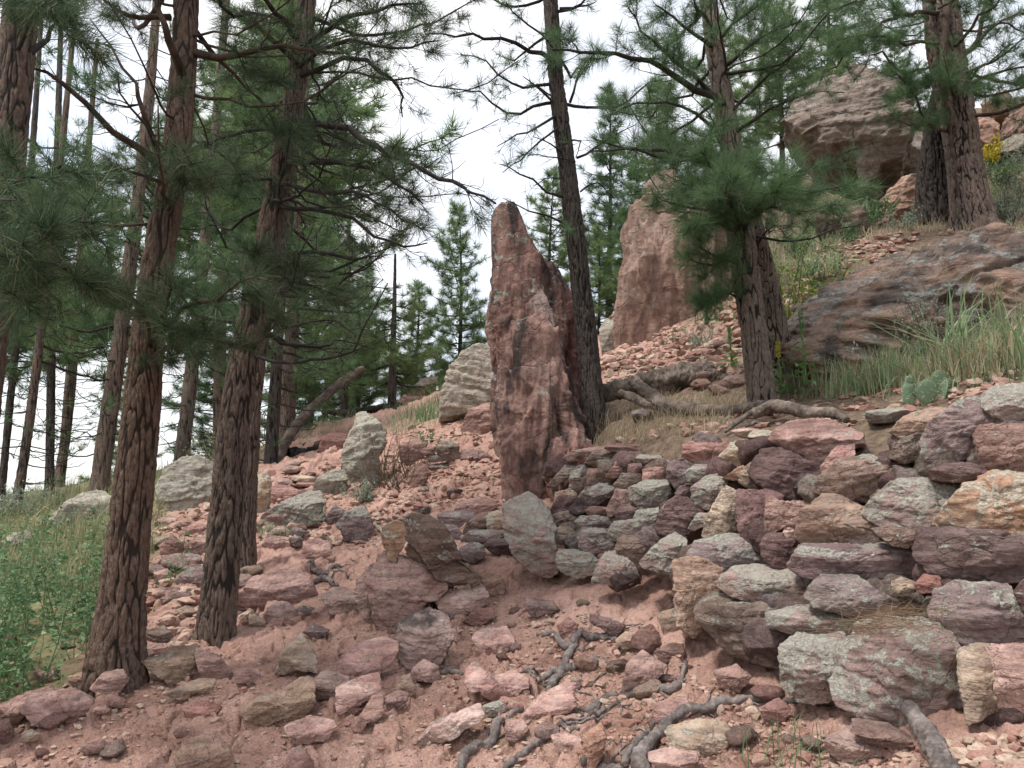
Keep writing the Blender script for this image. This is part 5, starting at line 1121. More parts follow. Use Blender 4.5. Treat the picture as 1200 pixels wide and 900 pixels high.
place(0, 648, 196, 21, 'pine whose tip appears just left of the slim grey pine above the fin', rz=2.2, fat=1.15)
place(1, 700, 262, 17.5, 'light green pine low between the slim grey pine and the pillar', rz=.5, fat=1.1)
place(3, 770, 92, 22, 'large light green pine rising behind the pillar', rz=2.4, fat=1.0)
place(4, 745, 190, 18.5, 'yellowish pine leaning on the left side of the pillar', rz=1.9, fat=1.1)
place(3, 905, -40, 17.5, 'tall dark green pine behind the furrowed pine, left of the perched boulder', rz=.4, fat=.95)
place(2, 965, -60, 19, 'tall pine directly behind the perched boulder', rz=.9, fat=1.5)
place(0, 845, 20, 21, 'pine showing through the limbs of the furrowed pine', rz=1.6, fat=1.1)
place(1, 1048, 40, 18, 'dense pine between the perched boulder and the top right pine', rz=2.7, fat=1.2)
place(4, 1068, 96, 16.0, 'small pine beside the far orange ridge rocks', rz=.7)
G = 'pines massed in the background on the left'
LAB = 'pine standing in the background mass on the left'
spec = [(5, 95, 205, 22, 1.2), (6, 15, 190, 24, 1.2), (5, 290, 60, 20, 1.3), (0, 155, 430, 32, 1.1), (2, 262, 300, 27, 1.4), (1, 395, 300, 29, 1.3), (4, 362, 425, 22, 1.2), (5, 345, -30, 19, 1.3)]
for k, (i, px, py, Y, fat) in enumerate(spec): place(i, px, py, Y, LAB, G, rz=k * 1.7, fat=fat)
# ------------------------------------------------------------------ plants, logs and roots
_gx, _gy = np.arange(-140, 1341, 20.), np.arange(150, 921, 10.)
def _hitmap():
    Ys = np.geomspace(2.0, 40, 230); out = np.zeros((len(_gy), len(_gx)))
    for i, py in enumerate(_gy):
        rr = np.array([ray(px, py) for px in _gx]); p = CAM + rr[:, None] * Ys[None, :, None]
        z = terrain(p[..., 0].ravel(), p[..., 1].ravel(), False)[0].reshape(p.shape[:2])
        m = p[..., 2] < z; k = m.argmax(1); out[i] = np.where(m.any(1), Ys[k], 40)
    return out
_HM = _hitmap()
def hits(px, py):
    fx = np.clip((px - _gx[0]) / 20, 0, len(_gx) - 1.001); fy = np.clip((py - _gy[0]) / 10, 0, len(_gy) - 1.001)
    i, j = fy.astype(int), fx.astype(int); a, b = fy - i, fx - j
    return 1 / ((1 - a) * ((1 - b) / _HM[i, j] + b / _HM[i, j + 1]) + a * ((1 - b) / _HM[i + 1, j] + b / _HM[i + 1, j + 1]))
def on_ground(px, py):
    px, py = np.asarray(px, float), np.asarray(py, float); Y = hits(px, py)
    p = np.array([P(a, b, c) for a, b, c in zip(px, py, Y)]); p[:, 2] = terrain(p[:, 0], p[:, 1])[0]; return p
def in_poly(x, y, poly):
    r = np.zeros(len(x), bool); p = np.array(poly, float)
    for (x1, y1), (x2, y2) in zip(p, np.roll(p, -1, 0)):
        c = ((y1 > y) != (y2 > y)) & (x < (x2 - x1) * (y - y1) / (y2 - y1 + 1e-12) + x1); r ^= c
    return r
def scatter(poly, n, rng):
    p = np.array(poly, float); lo, hi = p.min(0), p.max(0); X = np.empty(0); Yv = np.empty(0)
    while len(X) < n:
        a = rng.uniform(lo[0], hi[0], n * 2); b = rng.uniform(lo[1], hi[1], n * 2); m = in_poly(a, b, poly); X = np.append(X, a[m]); Yv = np.append(Yv, b[m])
    return X[:n], Yv[:n]
def blades(mb, p, h, w, lean, rng, mat=0, up=None):
    n = len(p); az = rng.uniform(0, 6.283, n); d = np.stack([np.cos(az), np.sin(az), 0 * az], 1); s = np.stack([-np.sin(az + .6), np.cos(az + .6), 0 * az], 1)
    h = np.broadcast_to(h, n); w = np.broadcast_to(w, n); le = np.abs(rng.normal(size=n)) * lean; U = np.array([0, 0, 1.]); V = []
    for t, k in ((0, 1), (.4, .85), (.75, .55)):
        c = p + (h * t * (1 - .35 * np.minimum(le, 1.4) * t))[:, None] * U + (h * le * t * t)[:, None] * d
        V += [c - s * (w * k / 2)[:, None], c + s * (w * k / 2)[:, None]]
    c = p + (h * (1 - .35 * np.minimum(le, 1.4)))[:, None] * U + (h * le)[:, None] * d; V.append(c)
    V = np.stack(V, 1).reshape(-1, 3); b = np.arange(n)[:, None] * 7
    mb.add(V, np.concatenate([b + [[0, 1, 3, 2]], b + [[2, 3, 5, 4]]]), mat); off = mb.n - len(V)
    mb.f.append((b + [[4, 5, 6]]) + off); mb.m.append(np.full(n, mat, np.int32))
def leaf(mb, p, d, L, W, rng, mat=0, fold=.25):
    """one leaf: a creased rhombus of two triangles pairs, from stalk p along d"""
    d = norm(np.asarray(d, float)); s = norm(np.cross(d, rng.normal(size=3))); n = np.cross(s, d)
    m = p + d * L * .45
    mb.add([p, m + s * W / 2 + n * fold * W, p + d * L - n * .12 * L, m - s * W / 2 + n * fold * W, m + d * L * .02], [[0, 4, 1], [4, 2, 1], [0, 3, 4], [3, 2, 4]], mat)
rng = np.random.RandomState(77)
# meadow grass and undergrowth on the left: stuff
mb = MB()
x, y = scatter([(-130, 560), (60, 556), (215, 548), (262, 528), (330, 505), (310, 540), (250, 566), (196, 600), (180, 650), (120, 640), (60, 640), (-130, 640)], 11000, rng); p = on_ground(x, y); p = p[rng.rand(len(p)) < .15 + sstep(-.25, .35, fbm(p * [.9, .9, 0] + 3, 3))]
blades(mb, p, rng.uniform(.10, .50, len(p)) * (.7 + .6 * rng.rand(len(p)) ** 3), .009, .65, rng)
x, y = scatter([(-130, 640), (120, 610), (180, 640), (150, 720), (60, 700), (-130, 700)], 4200, rng); p = on_ground(x, y); blades(mb, p, rng.uniform(.1, .34, len(p)), .006, .5, rng)
tag(link('meadow_grass', mb.mesh('meadow_grass', LEAF['meadow'], False)), 'pale green and straw coloured meadow grass on the left hillside', 'grass', kind='stuff')
def weed_stem(mb_s, mb_l, p, H, rng, lsize=.036, pairs=None, lean=.25, mat=0):
    d = norm(np.array([rng.normal() * lean, rng.normal() * lean, 1.])); n = 6; pts = [p - d * .03]
    for i in range(n - 1): d = norm(d + rng.normal(size=3) * .10 + [0, 0, .05]); pts.append(pts[-1] + d * H / (n - 1))
    pts = np.array(pts); tube(mb_s, pts, np.linspace(.0032, .0012, n), 4)
    for k in range(pairs or int(H / .028)):
        f = rng.uniform(.12, 1); i = min(int(f * (n - 1)), n - 2); q = pts[i] + (pts[i + 1] - pts[i]) * (f * (n - 1) - i)
        a = rng.uniform(0, 6.28); L = lsize * rng.uniform(.6, 1.3) * (1.2 - .4 * f)
        dd = np.array([math.cos(a), math.sin(a), rng.uniform(-.1, .7)]); st = q + dd * L * .5
        leaf(mb_l, st, dd + [0, 0, -.3], L, L * .72, rng, mat)
ms, ml = MB(), MB()
x, y = scatter([(-90, 630), (60, 640), (130, 655), (150, 700), (130, 770), (80, 805), (30, 835), (-90, 870)], 620, rng); p = on_ground(x, y); p = p[rng.rand(len(p)) < .25 + .95 * sstep(-.2, .3, fbm(p * [1.6, 1.6, 0] + 1, 2)) * sstep(1.0, .35, np.hypot((x - 20) / 150, (y - 735) / 120))]
for q in p: weed_stem(ms, ml, q, rng.uniform(.25, .82), rng, rng.choice([.028, .038, .052]), lean=.35)
mb = MB(); mb.v = ms.v + ml.v; mb.f = ms.f + [f + ms.n for f in ml.f]; mb.m = ms.m + ml.m; mb.n = ms.n + ml.n
tag(link('undergrowth', mb.mesh('undergrowth', LEAF['weed'], False)), 'thick leafy green weeds growing along the left edge of the trail', 'undergrowth', kind='stuff')
def weed_plant(px, py, H, n, label, name='weed_plant', mat='weed', lsize=.036, spread=.05, lean=.35, cat='plant', dens=None):
    p = on_ground([px], [py])[0]; a, b = MB(), MB()
    for _ in range(n): weed_stem(a, b, np.array([rng.normal() * spread, rng.normal() * spread, 0]), H * rng.uniform(.6, 1.1), rng, lsize, dens, lean)
    root = thing(name, p, label, cat); link('stem', a.mesh('stem', LEAF[mat], True), root); link('leaf', b.mesh('leaf', LEAF[mat], False), root); return root
weed_plant(151, 772, .30, 6, 'small green weed against the right foot of the nearest orange pine')
weed_plant(185, 690, .36, 6, 'leafy green weed just right of the nearest orange pine trunk, halfway to the second pine', spread=.12)
weed_plant(182, 655, .40, 7, 'taller green weed between the smooth grey rocks and the nearest orange pine', spread=.15)
weed_plant(350, 762, .18, 4, 'tiny green sprig growing out of the tilted tan wedge rock', lsize=.026)
weed_plant(20, 800, .42, 8, 'broad clump of green weed at the lower left corner behind the slabs', spread=.1)
# dry grass on the terrace
mb = MB()
x, y = scatter([(672, 520), (690, 505), (760, 492), (850, 490), (870, 500), (800, 512), (740, 524), (690, 530)], 950, rng); p = on_ground(x, y); blades(mb, p, rng.uniform(.05, .26, len(p)), .0045, .9, rng)
x, y = scatter([(920, 470), (1000, 462), (1080, 460), (1180, 440), (1215, 430), (1215, 400), (1100, 440), (960, 452)], 1300, rng); p = on_ground(x, y); blades(mb, p, rng.uniform(.10, .34, len(p)), .0045, .6, rng, 0)
x, y = scatter([(700, 495), (760, 470), (860, 470), (880, 485), (760, 492)], 700, rng); p = on_ground(x, y); blades(mb, p, rng.uniform(.10, .25, len(p)), .0045, .7, rng)
x, y = scatter([(930, 300), (1000, 268), (1100, 262), (1200, 270), (1200, 300), (1100, 272), (1000, 285), (950, 330)], 1500, rng); p = on_ground(x, y); blades(mb, p, rng.uniform(.06, .25, len(p)), .007, .7, rng)
tag(link('dry_grass', mb.mesh('dry_grass', LEAF['straw'], False)), 'dry straw coloured grass on the terrace behind the stone wall', 'grass', kind='stuff')
mb = MB()
for poly, n in (([(1000, 262), (1200, 120), (1215, 260), (1160, 262)], 1600), ([(960, 260), (1000, 262), (940, 360), (900, 380), (880, 350)], 900), ([(940, 440), (1215, 400), (1215, 450), (1000, 470), (930, 468)], 520), ([(470, 470), (530, 470), (520, 500), (470, 510), (440, 520)], 700), ([(335, 500), (400, 485), (420, 495), (350, 525)], 700)):
    x, y = scatter(poly, n, rng); p = on_ground(x, y); blades(mb, p, rng.uniform(.10, .35, len(p)), .006, .55, rng)
tag(link('green_grass', mb.mesh('green_grass', LEAF['bluegrass'], False)), 'sparse grey green grass on the slopes and at the trail crest', 'grass', kind='stuff')
def grass_clump(px, py, n, h, label, mat='bluegrass', spread=.10, w=.006, lean=.6, Y=None):
    p = on_ground([px], [py])[0] if Y is None else P(px, py, Y); m = MB()
    b = rng.normal(size=(n, 3)) * [spread, spread, 0]; blades(m, b, rng.uniform(.5, 1.1, n) * h, w, lean, rng)
    o = link('grass_clump', m.mesh('grass_clump', LEAF[mat], False), None, p); return tag(o, label, 'grass clump')
grass_clump(990, 276, 420, .62, 'pale blue green bunch grass below the perched boulder', spread=.22, w=.010)
grass_clump(1015, 264, 300, .5, 'bunch grass right of the pale blue green one, by the propping orange rock', spread=.2, w=.010)
grass_clump(960, 330, 260, .42, 'thin green bunch grass on the edge of the outcrop beside the yellow green shrub', spread=.22, w=.009)
grass_clump(1128, 440, 60, .75, 'long bladed arching green grass in front of the outcrop', spread=.08, w=.014, lean=.75)
grass_clump(1185, 425, 60, .6, 'long bladed green grass near the right edge above the lichen capstone', spread=.09, w=.014, lean=.7)
grass_clump(1046, 455, 130, .42, 'tall straw and green grass tuft left of the prickly pear', spread=.1, w=.006)
grass_clump(1000, 462, 90, .40, 'grass tuft with drooping tops behind the pinkish white flat rock', spread=.08, w=.006)
grass_clump(1160, 442, 160, .36, 'dry grass tuft right of the prickly pear', 'straw', .12, .005)
grass_clump(505, 492, 220, .40, 'bright green grass tuft at the trail crest by the pale slab', 'weed', .2, .012)
grass_clump(528, 478, 160, .55, 'yellowish grass tuft against the big pale slab at the crest', 'meadow', .15, .010)
grass_clump(322, 628, 140, .16, 'short green grass patch right of the second pine', 'weed', .12, .006)
grass_clump(930, 893, 40, .22, 'few thin green grass blades at the bottom below the wall', 'weed', .09, .005, .8)
def shrub(px, py, H, n, label, mat, lsize, name='shrub', Y=None, lean=.6, dens=None, spread=.06, stem='brush', lw=.6):
    p = on_ground([px], [py])[0] if Y is None else P(px, py, Y); a, b = MB(), MB()
    for _ in range(n):
        d = norm(np.array([rng.normal() * lean, rng.normal() * lean, 1.])); L = H * rng.uniform(.55, 1.1); k = 7; q = [np.array([rng.normal() * spread, rng.normal() * spread, -.05])]
        for i in range(k - 1): d = norm(d + rng.normal(size=3) * .16 + [0, 0, .06]); q.append(q[-1] + d * L / (k - 1))
        q = np.array(q); tube(a, q, np.linspace(.006, .0018, k) * (H ** .5) * 1.2, 4)
        for j in range(dens or 26):
            f = rng.uniform(.2, 1); i = min(int(f * (k - 1)), k - 2); s = q[i] + (q[i + 1] - q[i]) * (f * (k - 1) - i)
            if rng.rand() < .35:
                dd = norm(rng.normal(size=3) + [0, 0, .4]); e = s + dd * L * .14; tube(a, np.array([s, e]), [.0016, .001], 3); s = e
            dd = rng.normal(size=3) + [0, 0, .5]; leaf(b, s, dd, lsize * rng.uniform(.6, 1.3), lsize * lw, rng)
    root = thing(name, p, label, 'shrub'); link('stems', a.mesh('stems', LEAF[stem], True), root); link('leaves', b.mesh('leaves', LEAF[mat], False), root); return root
shrub(928, 385, 1.0, 26, 'yellow green leafy shrub right of the furrowed pine trunk', 'shrub', .05, Y=8.6, dens=34)
shrub(960, 350, .75, 16, 'loose green shrub on the bank beside the yellow green one', 'weed', .045, Y=9.2, dens=26)
shrub(1162, 188, .45, 16, 'small bright yellow shrub under the far orange ridge', 'yellow', .05, Y=13.2, dens=40, lean=.9)
shrub(1180, 262, .7, 30, 'silvery sage bush right of the top right pine', 'sage', .045, 'sage_bush', dens=34, lw=.3)
shrub(1195, 300, .55, 22, 'silvery sage bush low at the right edge of the slope', 'sage', .04, 'sage_bush', Y=8.4, dens=34, lw=.3)
shrub(425, 585, .32, 26, 'blue grey sage tuft below the upright grey boulder', 'sage', .05, 'sage_bush', dens=30, lw=.22)
shrub(368, 612, .22, 22, 'low blue green sage patch at the end of the long pale slab', 'sage', .04, 'sage_bush', dens=26, lw=.25)
shrub(390, 632, .14, 12, 'tiny sage sprig beside the squarish dusty pink boulder', 'sage', .03, 'sage_bush', dens=18, lw=.25)
shrub(468, 568, .72, 46, 'brown twiggy brush spilling over the bank right of the upright grey boulder', 'brush', .022, 'brush', dens=20, lean=.8, spread=.22, lw=.3)
shrub(450, 560, .6, 9, 'thin yellow flowered weed rising in front of the brown brush', 'shrub', .028, 'weed_plant', dens=24, lean=.35)
shrub(790, 425, .55, 22, 'bright green feathery shrub at the right foot of the pillar', 'weed', .04, Y=11.2, dens=32, lean=.5, lw=.35)
shrub(820, 410, .45, 26, 'pale sage bush behind the log, left of the furrowed pine', 'sage', .045, 'sage_bush', Y=10.6, dens=30, lw=.3, lean=.9)
shrub(1075, 410, .62, 12, 'white speckled green weed in front of the outcrop', 'sage', .022, 'weed_plant', Y=5.9, dens=36, lean=.3)
shrub(1098, 430, .5, 14, 'silvery feathery weed above the prickly pear', 'sage', .03, 'weed_plant', Y=5.6, dens=30, lean=.4, lw=.2)
shrub(500, 522, .3, 14, 'dark green herb in front of the big pale slab', 'weed', .04, 'weed_plant', dens=22)
shrub(10, 600, .5, 40, 'blue grey sage bush in the meadow at the left edge', 'sage', .06, 'sage_bush', Y=11, dens=26, lean=.9, lw=.3, spread=.3)
shrub(270, 548, .9, 26, 'pale green bush behind the pale round boulder', 'meadow', .06, Y=14.5, dens=30, lean=.7, spread=.3)
def mullein(px, py, H, label, flower, leaves, seed, Lmax=.2):
    p = on_ground([px], [py])[0]; r = np.random.RandomState(seed); root = thing('mullein_plant', p, label, 'plant')
    q = np.array([[0, 0, -.03], [.01, 0, H * .4], [.0, .01, H * .8], [-.015, 0, H]]); s = MB(); tube(s, catmull(q, 12), np.linspace(.011, .006, 12), 6); link('stem', s.mesh('stem', LEAF['mullein'], True), root)
    for k in range(leaves):
        f = (k + .5) / leaves; a = k * 2.4 + r.uniform(-.3, .3); L = Lmax * (1.1 - .95 * f) * r.uniform(.8, 1.2); m = MB(); d = np.array([math.cos(a), math.sin(a), .75]); b = np.array([0, 0, H * .8 * f]); n = 8
        sd = np.array([-math.sin(a), math.cos(a), 0]); V = []; Fq = []
        for i in range(n):
            t = i / (n - 1); c = b + d * L * t - np.array([0, 0, L * .75 * t * t]); w = L * .36 * math.sin(math.pi * min(1, t ** .8 * .96 + .04)) + .004
            wave = .12 * w * math.sin(9 * t + k); V += [c - sd * w * .5 + [0, 0, .22 * w + wave], c, c + sd * w * .5 + [0, 0, .22 * w - wave]]
        for i in range(n - 1): Fq += [[3 * i, 3 * i + 1, 3 * i + 4, 3 * i + 3], [3 * i + 1, 3 * i + 2, 3 * i + 5, 3 * i + 4]]
        m.add(V, Fq); link('leaf', m.mesh('leaf', LEAF['mullein'], True), root)
    m = MB()
    for k in range(90):
        f = r.rand(); a = r.uniform(0, 6.28); leaf(m, np.array([math.cos(a) * .006, math.sin(a) * .006, H * (.72 + .30 * f)]), [math.cos(a), math.sin(a), .8], .022, .015, r)
    link('flower_spike', m.mesh('flower_spike', LEAF['yellow' if flower else 'mullein'], False), root)
mullein(915, 466, .50, 'shorter mullein with a yellow flowering tip against the right foot of the furrowed pine', True, 13, 1)
mullein(944, 466, .76, 'taller leafy green mullein standing right of the yellow tipped one', False, 19, 2, .24)
mullein(857, 440, .50, 'dark leafy mullein behind the log, left of the furrowed pine trunk', False, 15, 3, .2)
mullein(1005, 262, .55, 'pale mullein spike in the bunch grass under the perched boulder', False, 10, 4, .18)
# prickly pear
p0 = on_ground([1092], [470])[0]; pear = thing('prickly_pear', p0 - [0, 0, .03], 'prickly pear cactus with flat round pads in the grass above the wall', 'cactus')
r = np.random.RandomState(4); u, F = ico(4)
for k, (dx, dy, dz, s, a, tl) in enumerate([(-.16, 0, .07, .095, .3, .3), (-.06, -.05, .08, .10, -.2, .1), (.0, .04, .10, .10, .9, -.2), (.055, -.06, .085, .095, 1.35, .0), (.12, 0, .09, .11, .1, .15), (.19, .05, .08, .09, -.5, -.3), (-.11, .06, .15, .085, .5, .2), (.09, .03, .19, .085, -.2, -.1), (.24, -.02, .06, .08, .4, .5)]):
    e = u * [s * .82, s * .16, s]; e[:, 0] *= 1 - .18 * (u[:, 2] < 0) * -u[:, 2]; n_ = len(e); m = MB(); m.add(e + np.array([0, 0, 0]), F, 0)
    for i in range(0, n_, 9):
        if abs(u[i, 1]) > .45 or i % 27 == 0:
            for _ in range(3):
                d = norm(u[i] * [.3, 1, .3] + r.normal(size=3) * .5); c = norm(np.cross(d, r.normal(size=3))) * .0011; m.add([e[i] - c, e[i] + c, e[i] + d * .03], [[0, 1, 2]], 1)
    o = link('pad', m.mesh('pad', [LEAF['cactus'], LEAF['spine']], True), pear, (dx, dy, dz)); o.rotation_euler = (r.uniform(-.25, .25), tl, a); o.scale = (.78, .78, .78); o.location = (dx * .9, dy, dz * .8)
# ------------------------------------------------------------------ fallen wood
def wood_thing(name, pts, widths, label, cat, mat, stubs=(), warp=.35, seg=22, n=90, lift=None, ground=False, sm=0.0, group=None):
    """pts: (px, py, distance) or (px, py) laid on the ground"""
    if ground:
        q = on_ground([a[0] for a in pts], [a[1] for a in pts]); path = catmull(q, n); z = terrain(path[:, 0], path[:, 1])[0]
        path[:, 2] = z + sm
    else: path = catmull(px_path(pts), n)
    Ym = path[:, 1]; w = np.interp(np.linspace(0, 1, n), np.linspace(0, 1, len(widths)), widths) * Ym / F_PX / 2
    if ground:
        for _ in range(3): path[1:-1, 2] = .25 * path[:-2, 2] + .5 * path[1:-1, 2] + .25 * path[2:, 2]
        path[:, 2] += w * 1.1; path += np.stack([perlin(path * 9), perlin(path * 9 + 4), .6 * perlin(path * 7 + 8)], 1) * (w * .9)[:, None]
    root = path[n // 2].copy(); m = MB(); tube(m, path - root, w, seg, warp=warp, seed=len(label))
    o = link(name, m.mesh(name, WOOD[mat], True), None, root); tag(o, label, cat, group); return o
wood_thing('fallen_log', [(706, 462, 8.7), (750, 452, 8.6), (800, 442, 8.5), (836, 432, 8.5)], [17, 24, 27, 15], 'thick weathered grey log lying behind the dry grass, left of the furrowed pine', 'log', 'log', warp=.5, n=140, seg=40)
wood_thing('fallen_log', [(828, 442, 8.4), (850, 448, 8.3), (880, 450, 8.1)], [18, 21, 17], 'short log end running from the thick grey log to behind the furrowed pine', 'log', 'log', warp=.5, n=90, seg=32)
wood_thing('dead_branch', [(741, 445, 7.9), (765, 466, 7.7), (785, 476, 7.5), (820, 480, 7.1), (855, 481, 6.6), (885, 476, 6.2), (905, 472, 5.9)], [11, 15, 15, 12, 10, 10, 6], 'curved grey dead branch with a snapped upright end, in front of the thick log', 'branch', 'log', warp=.45, n=140, seg=26)
wood_thing('dead_branch', [(727, 460, 8.0), (752, 470, 7.8), (772, 478, 7.6)], [8, 11, 8], 'thinner broken branch lying between the thick log and the curved one', 'branch', 'log', warp=.45)
wood_thing('dead_branch', [(884, 484, 5.75), (910, 476, 5.6), (945, 483, 5.3), (975, 484, 5.1), (992, 492, 4.95)], [10, 14, 12, 11, 7], 'knotty dead branch lying along the wall top in front of the mulleins', 'branch', 'log', warp=.55, n=120, seg=26)
wood_thing('dead_branch', [(850, 506, 5.7), (868, 492, 5.8), (884, 482, 5.9), (905, 486, 5.7)], [3, 5, 6, 4], 'forked twig like branch hanging over the wall top under the knotty one', 'branch', 'log', warp=.4)
wood_thing('leaning_dead_trunk', [(322, 548, 13.0), (335, 518, 13.2), (358, 486, 13.5), (400, 448, 14.0), (425, 432, 14.3)], [12, 11, 10, 9, 7], 'grey dead trunk leaning across the dark trunked pine at the staircase head', 'dead trunk', 'log', warp=.3, n=90)
wood_thing('charred_log', [(330, 528, 13.4), (348, 534, 13.3), (370, 528, 13.2)], [8, 16, 7], 'blackened hollow log beneath the leaning dead trunk', 'log', 'char', warp=.7)
wood_thing('fallen_log', [(378, 482, 17.5), (410, 484, 17.3), (445, 478, 17.0), (470, 474, 16.8)], [5, 8, 7, 5], 'dark fallen log lying across the trail crest', 'log', 'twig', warp=.5)
wood_thing('bleached_log', [(-10, 652), (8, 643), (20, 634)], [8, 9, 7], 'bleached log lying in the grass at the left edge', 'log', 'pale', ground=True, sm=.03)
E = lambda s: [(400 + a / 3, 600 + b / 3) for a, b in s]
ROOTS = [
 (E([(685, 462), (740, 447), (800, 465), (860, 440), (920, 431), (978, 440)]), [3, 6, 6, 7, 6, 4], 'uppermost grey root, arching right toward the bank'),
 (E([(718, 635), (745, 590), (772, 540), (805, 490), (838, 455)]), [4, 8, 8, 7, 5], 'thick root dropping left and down from the uppermost root'),
 (E([(688, 585), (740, 550), (800, 545), (870, 532), (945, 515)]), [3, 7, 7, 6, 4], 'second root, crossing level below the uppermost one'),
 (E([(625, 592), (658, 575), (692, 588)]), [2, 3, 2], 'short thin rootlet left of the second root'),
 (E([(640, 735), (700, 700), (740, 652), (800, 615), (868, 602)]), [3, 5, 5, 4, 3], 'slim root curving over the pink slab in the middle of the roots'),
 (E([(752, 742), (790, 706), (860, 712), (930, 672), (1010, 628), (1100, 612), (1178, 600), (1212, 520)]), [3, 5, 6, 7, 6, 7, 7, 4], 'long root running from the pebbles up to the bank below the ochre stone'),
 (E([(868, 742), (930, 702), (985, 680)]), [3, 4, 3], 'thin root just below the long root'),
 (E([(385, 905), (470, 832), (536, 802), (556, 752), (640, 712)]), [8, 8, 8, 7, 4], 'stout root bent like an elbow at the bottom centre'),
 (E([(565, 900), (640, 852), (700, 802), (762, 772), (835, 782)]), [6, 6, 5, 4, 3], 'root snaking right of the elbow shaped one'),
 ([(750, 915), (755, 885), (773, 862), (800, 838), (827, 830), (867, 821), (890, 817), (935, 818)], [15, 14, 12, 10, 9, 8, 7, 5], 'largest pale grey root sweeping from the bottom edge up to the wall'),
 (E([(1000, 868), (1012, 830), (1048, 798), (1100, 776)]), [6, 8, 7, 5], 'small side root forking left from the largest pale root'),
 (E([(845, 905), (900, 872), (990, 882)]), [7, 8, 5], 'half buried root at the bottom left of the largest pale root'),
 (E([(232, 385), (256, 348), (318, 330), (362, 352), (390, 385)]), [5, 8, 9, 7, 4], 'dark arched root behind the scorched pink boulder'),
 ([(432, 617), (446, 622), (453, 630)], [3, 4, 3], 'bleached stick lying beside the grey block left of the outcrop'),
 (E([(98, 722), (128, 690), (156, 672)]), [3, 4, 3], 'dark straight stick lying on the path left of the pink shards'),
 (E([(352, 560), (385, 552), (424, 562)]), [5, 6, 4], 'piece of fallen bark below the scorched boulder'),
 ([(360, 668), (382, 672), (400, 670)], [5, 6, 4], 'brown root crossing the path right of the large pink wedge'),
 ([(366, 682), (382, 679), (396, 686)], [4, 6, 4], 'pale curved root just below the brown one on the path'),
]
for pts, w, lab in ROOTS: wood_thing('exposed_root' if 'root' in lab else 'stick', pts, w, lab, 'root' if 'root' in lab else 'stick', 'pale' if 'bleached' in lab else 'root', warp=.75, seg=16, n=100, ground=True)
def rootlets(pts, w, seed):
    o = bpy.context.scene.collection.objects[-1]; r = np.random.RandomState(seed); q = on_ground([a[0] for a in pts], [a[1] for a in pts]); path = catmull(q, 60); z = terrain(path[:, 0], path[:, 1])[0]; root = np.array(o.location)
    for _ in range(r.randint(2, 5)):
        i = r.randint(6, 54); d = norm(path[min(i + 3, 59)] - path[i - 3]); a = r.choice([-1, 1]) * r.uniform(.5, 1.2); e = np.array([d[0] * math.cos(a) - d[1] * math.sin(a), d[0] * math.sin(a) + d[1] * math.cos(a), 0]); L = r.uniform(.10, .34)
        t = np.linspace(0, 1, 14)[:, None]; p = path[i] + e * L * t + np.array([-e[1], e[0], 0]) * (.10 * L * np.sin(t * 7 + seed)); p[:, 2] = terrain(p[:, 0], p[:, 1])[0] + .008
        p[0, 2] += .012; m = MB(); tube(m, p - root, np.linspace(.0062, .0022, 14), 6, warp=.3, seed=seed); link('rootlet', m.mesh('rootlet', WOOD['root'], True), o)
for k, (pts, w, lab) in enumerate(ROOTS):
    if 'root' in lab:
        o_ = [x for x in COL.objects if x.get('label') == lab][0]
        COL.objects.unlink(o_); COL.objects.link(o_); rootlets(pts, w, k)
wood_thing('root_stub', [(1066, 832, 3.2), (1080, 852, 3.0), (1092, 870, 2.9), (1101, 888, 2.82), (1122, 918, 2.72)], [14, 16, 19, 17, 21], 'thick pale root stub poking from beneath the largest pale slab at lower right', 'root', 'root', warp=.75, n=120, seg=36)
# fallen needles caught on the wall and under it
mb = MB()
def litter(px, py, Y, n, sx, sz, L=.13):
    c = P(px, py, Y); d = rng.normal(size=(n, 3)) * [1, .5, .18]; d = norm(d) * (L * rng.uniform(.6, 1.1, n))[:, None]; p = c + rng.normal(size=(n, 3)) * [sx, sx * .5, sz]
    s = norm(np.cross(d, rng.normal(size=(n, 3)))) * .0011; V = np.stack([p - s, p + s, p + d], 1).reshape(-1, 3); mb.add(V, np.arange(len(V)).reshape(-1, 3))
for a in ((1040, 728, 3.1, 260, .10, .018), (1070, 715, 3.2, 160, .1, .015), (1010, 738, 3.15, 120, .06, .015), (950, 700, 3.5, 60, .08, .02), (836, 690, 4.0, 90, .05, .03), (1120, 545, 3.9, 60, .08, .02)): litter(*a)
x, y = scatter([(600, 720), (760, 760), (930, 830), (1060, 890), (700, 895), (560, 880), (100, 880), (140, 790), (300, 740), (500, 700)], 5500, rng); p = on_ground(x, y); n = len(p)
a = rng.uniform(0, 6.28, n); d = np.stack([np.cos(a), np.sin(a), rng.normal(size=n) * .15], 1) * rng.uniform(.05, .13, n)[:, None]; s = np.stack([-np.sin(a), np.cos(a), 0 * a], 1) * .0013; p[:, 2] += .012
V = np.stack([p - s, p + s, p + d], 1).reshape(-1, 3); mb.add(V, np.arange(len(V)).reshape(-1, 3))
x, y = scatter([(690, 500), (900, 480), (1000, 480), (1190, 300), (1150, 262), (960, 300), (900, 360), (720, 440)], 5000, rng); p = on_ground(x, y); n = len(p)
a = rng.uniform(0, 6.28, n); d = np.stack([np.cos(a), np.sin(a), rng.normal(size=n) * .3], 1) * rng.uniform(.06, .16, n)[:, None]; s = np.stack([-np.sin(a), np.cos(a), 0 * a], 1) * .0025; p[:, 2] += .015
V = np.stack([p - s, p + s, p + d], 1).reshape(-1, 3); mb.add(V, np.arange(len(V)).reshape(-1, 3))
tag(link('needle_litter', mb.mesh('needle_litter', LEAF['litter'], False)), 'brown fallen pine needles on the wall, among the roots and on the slope', 'needle litter', kind='stuff')

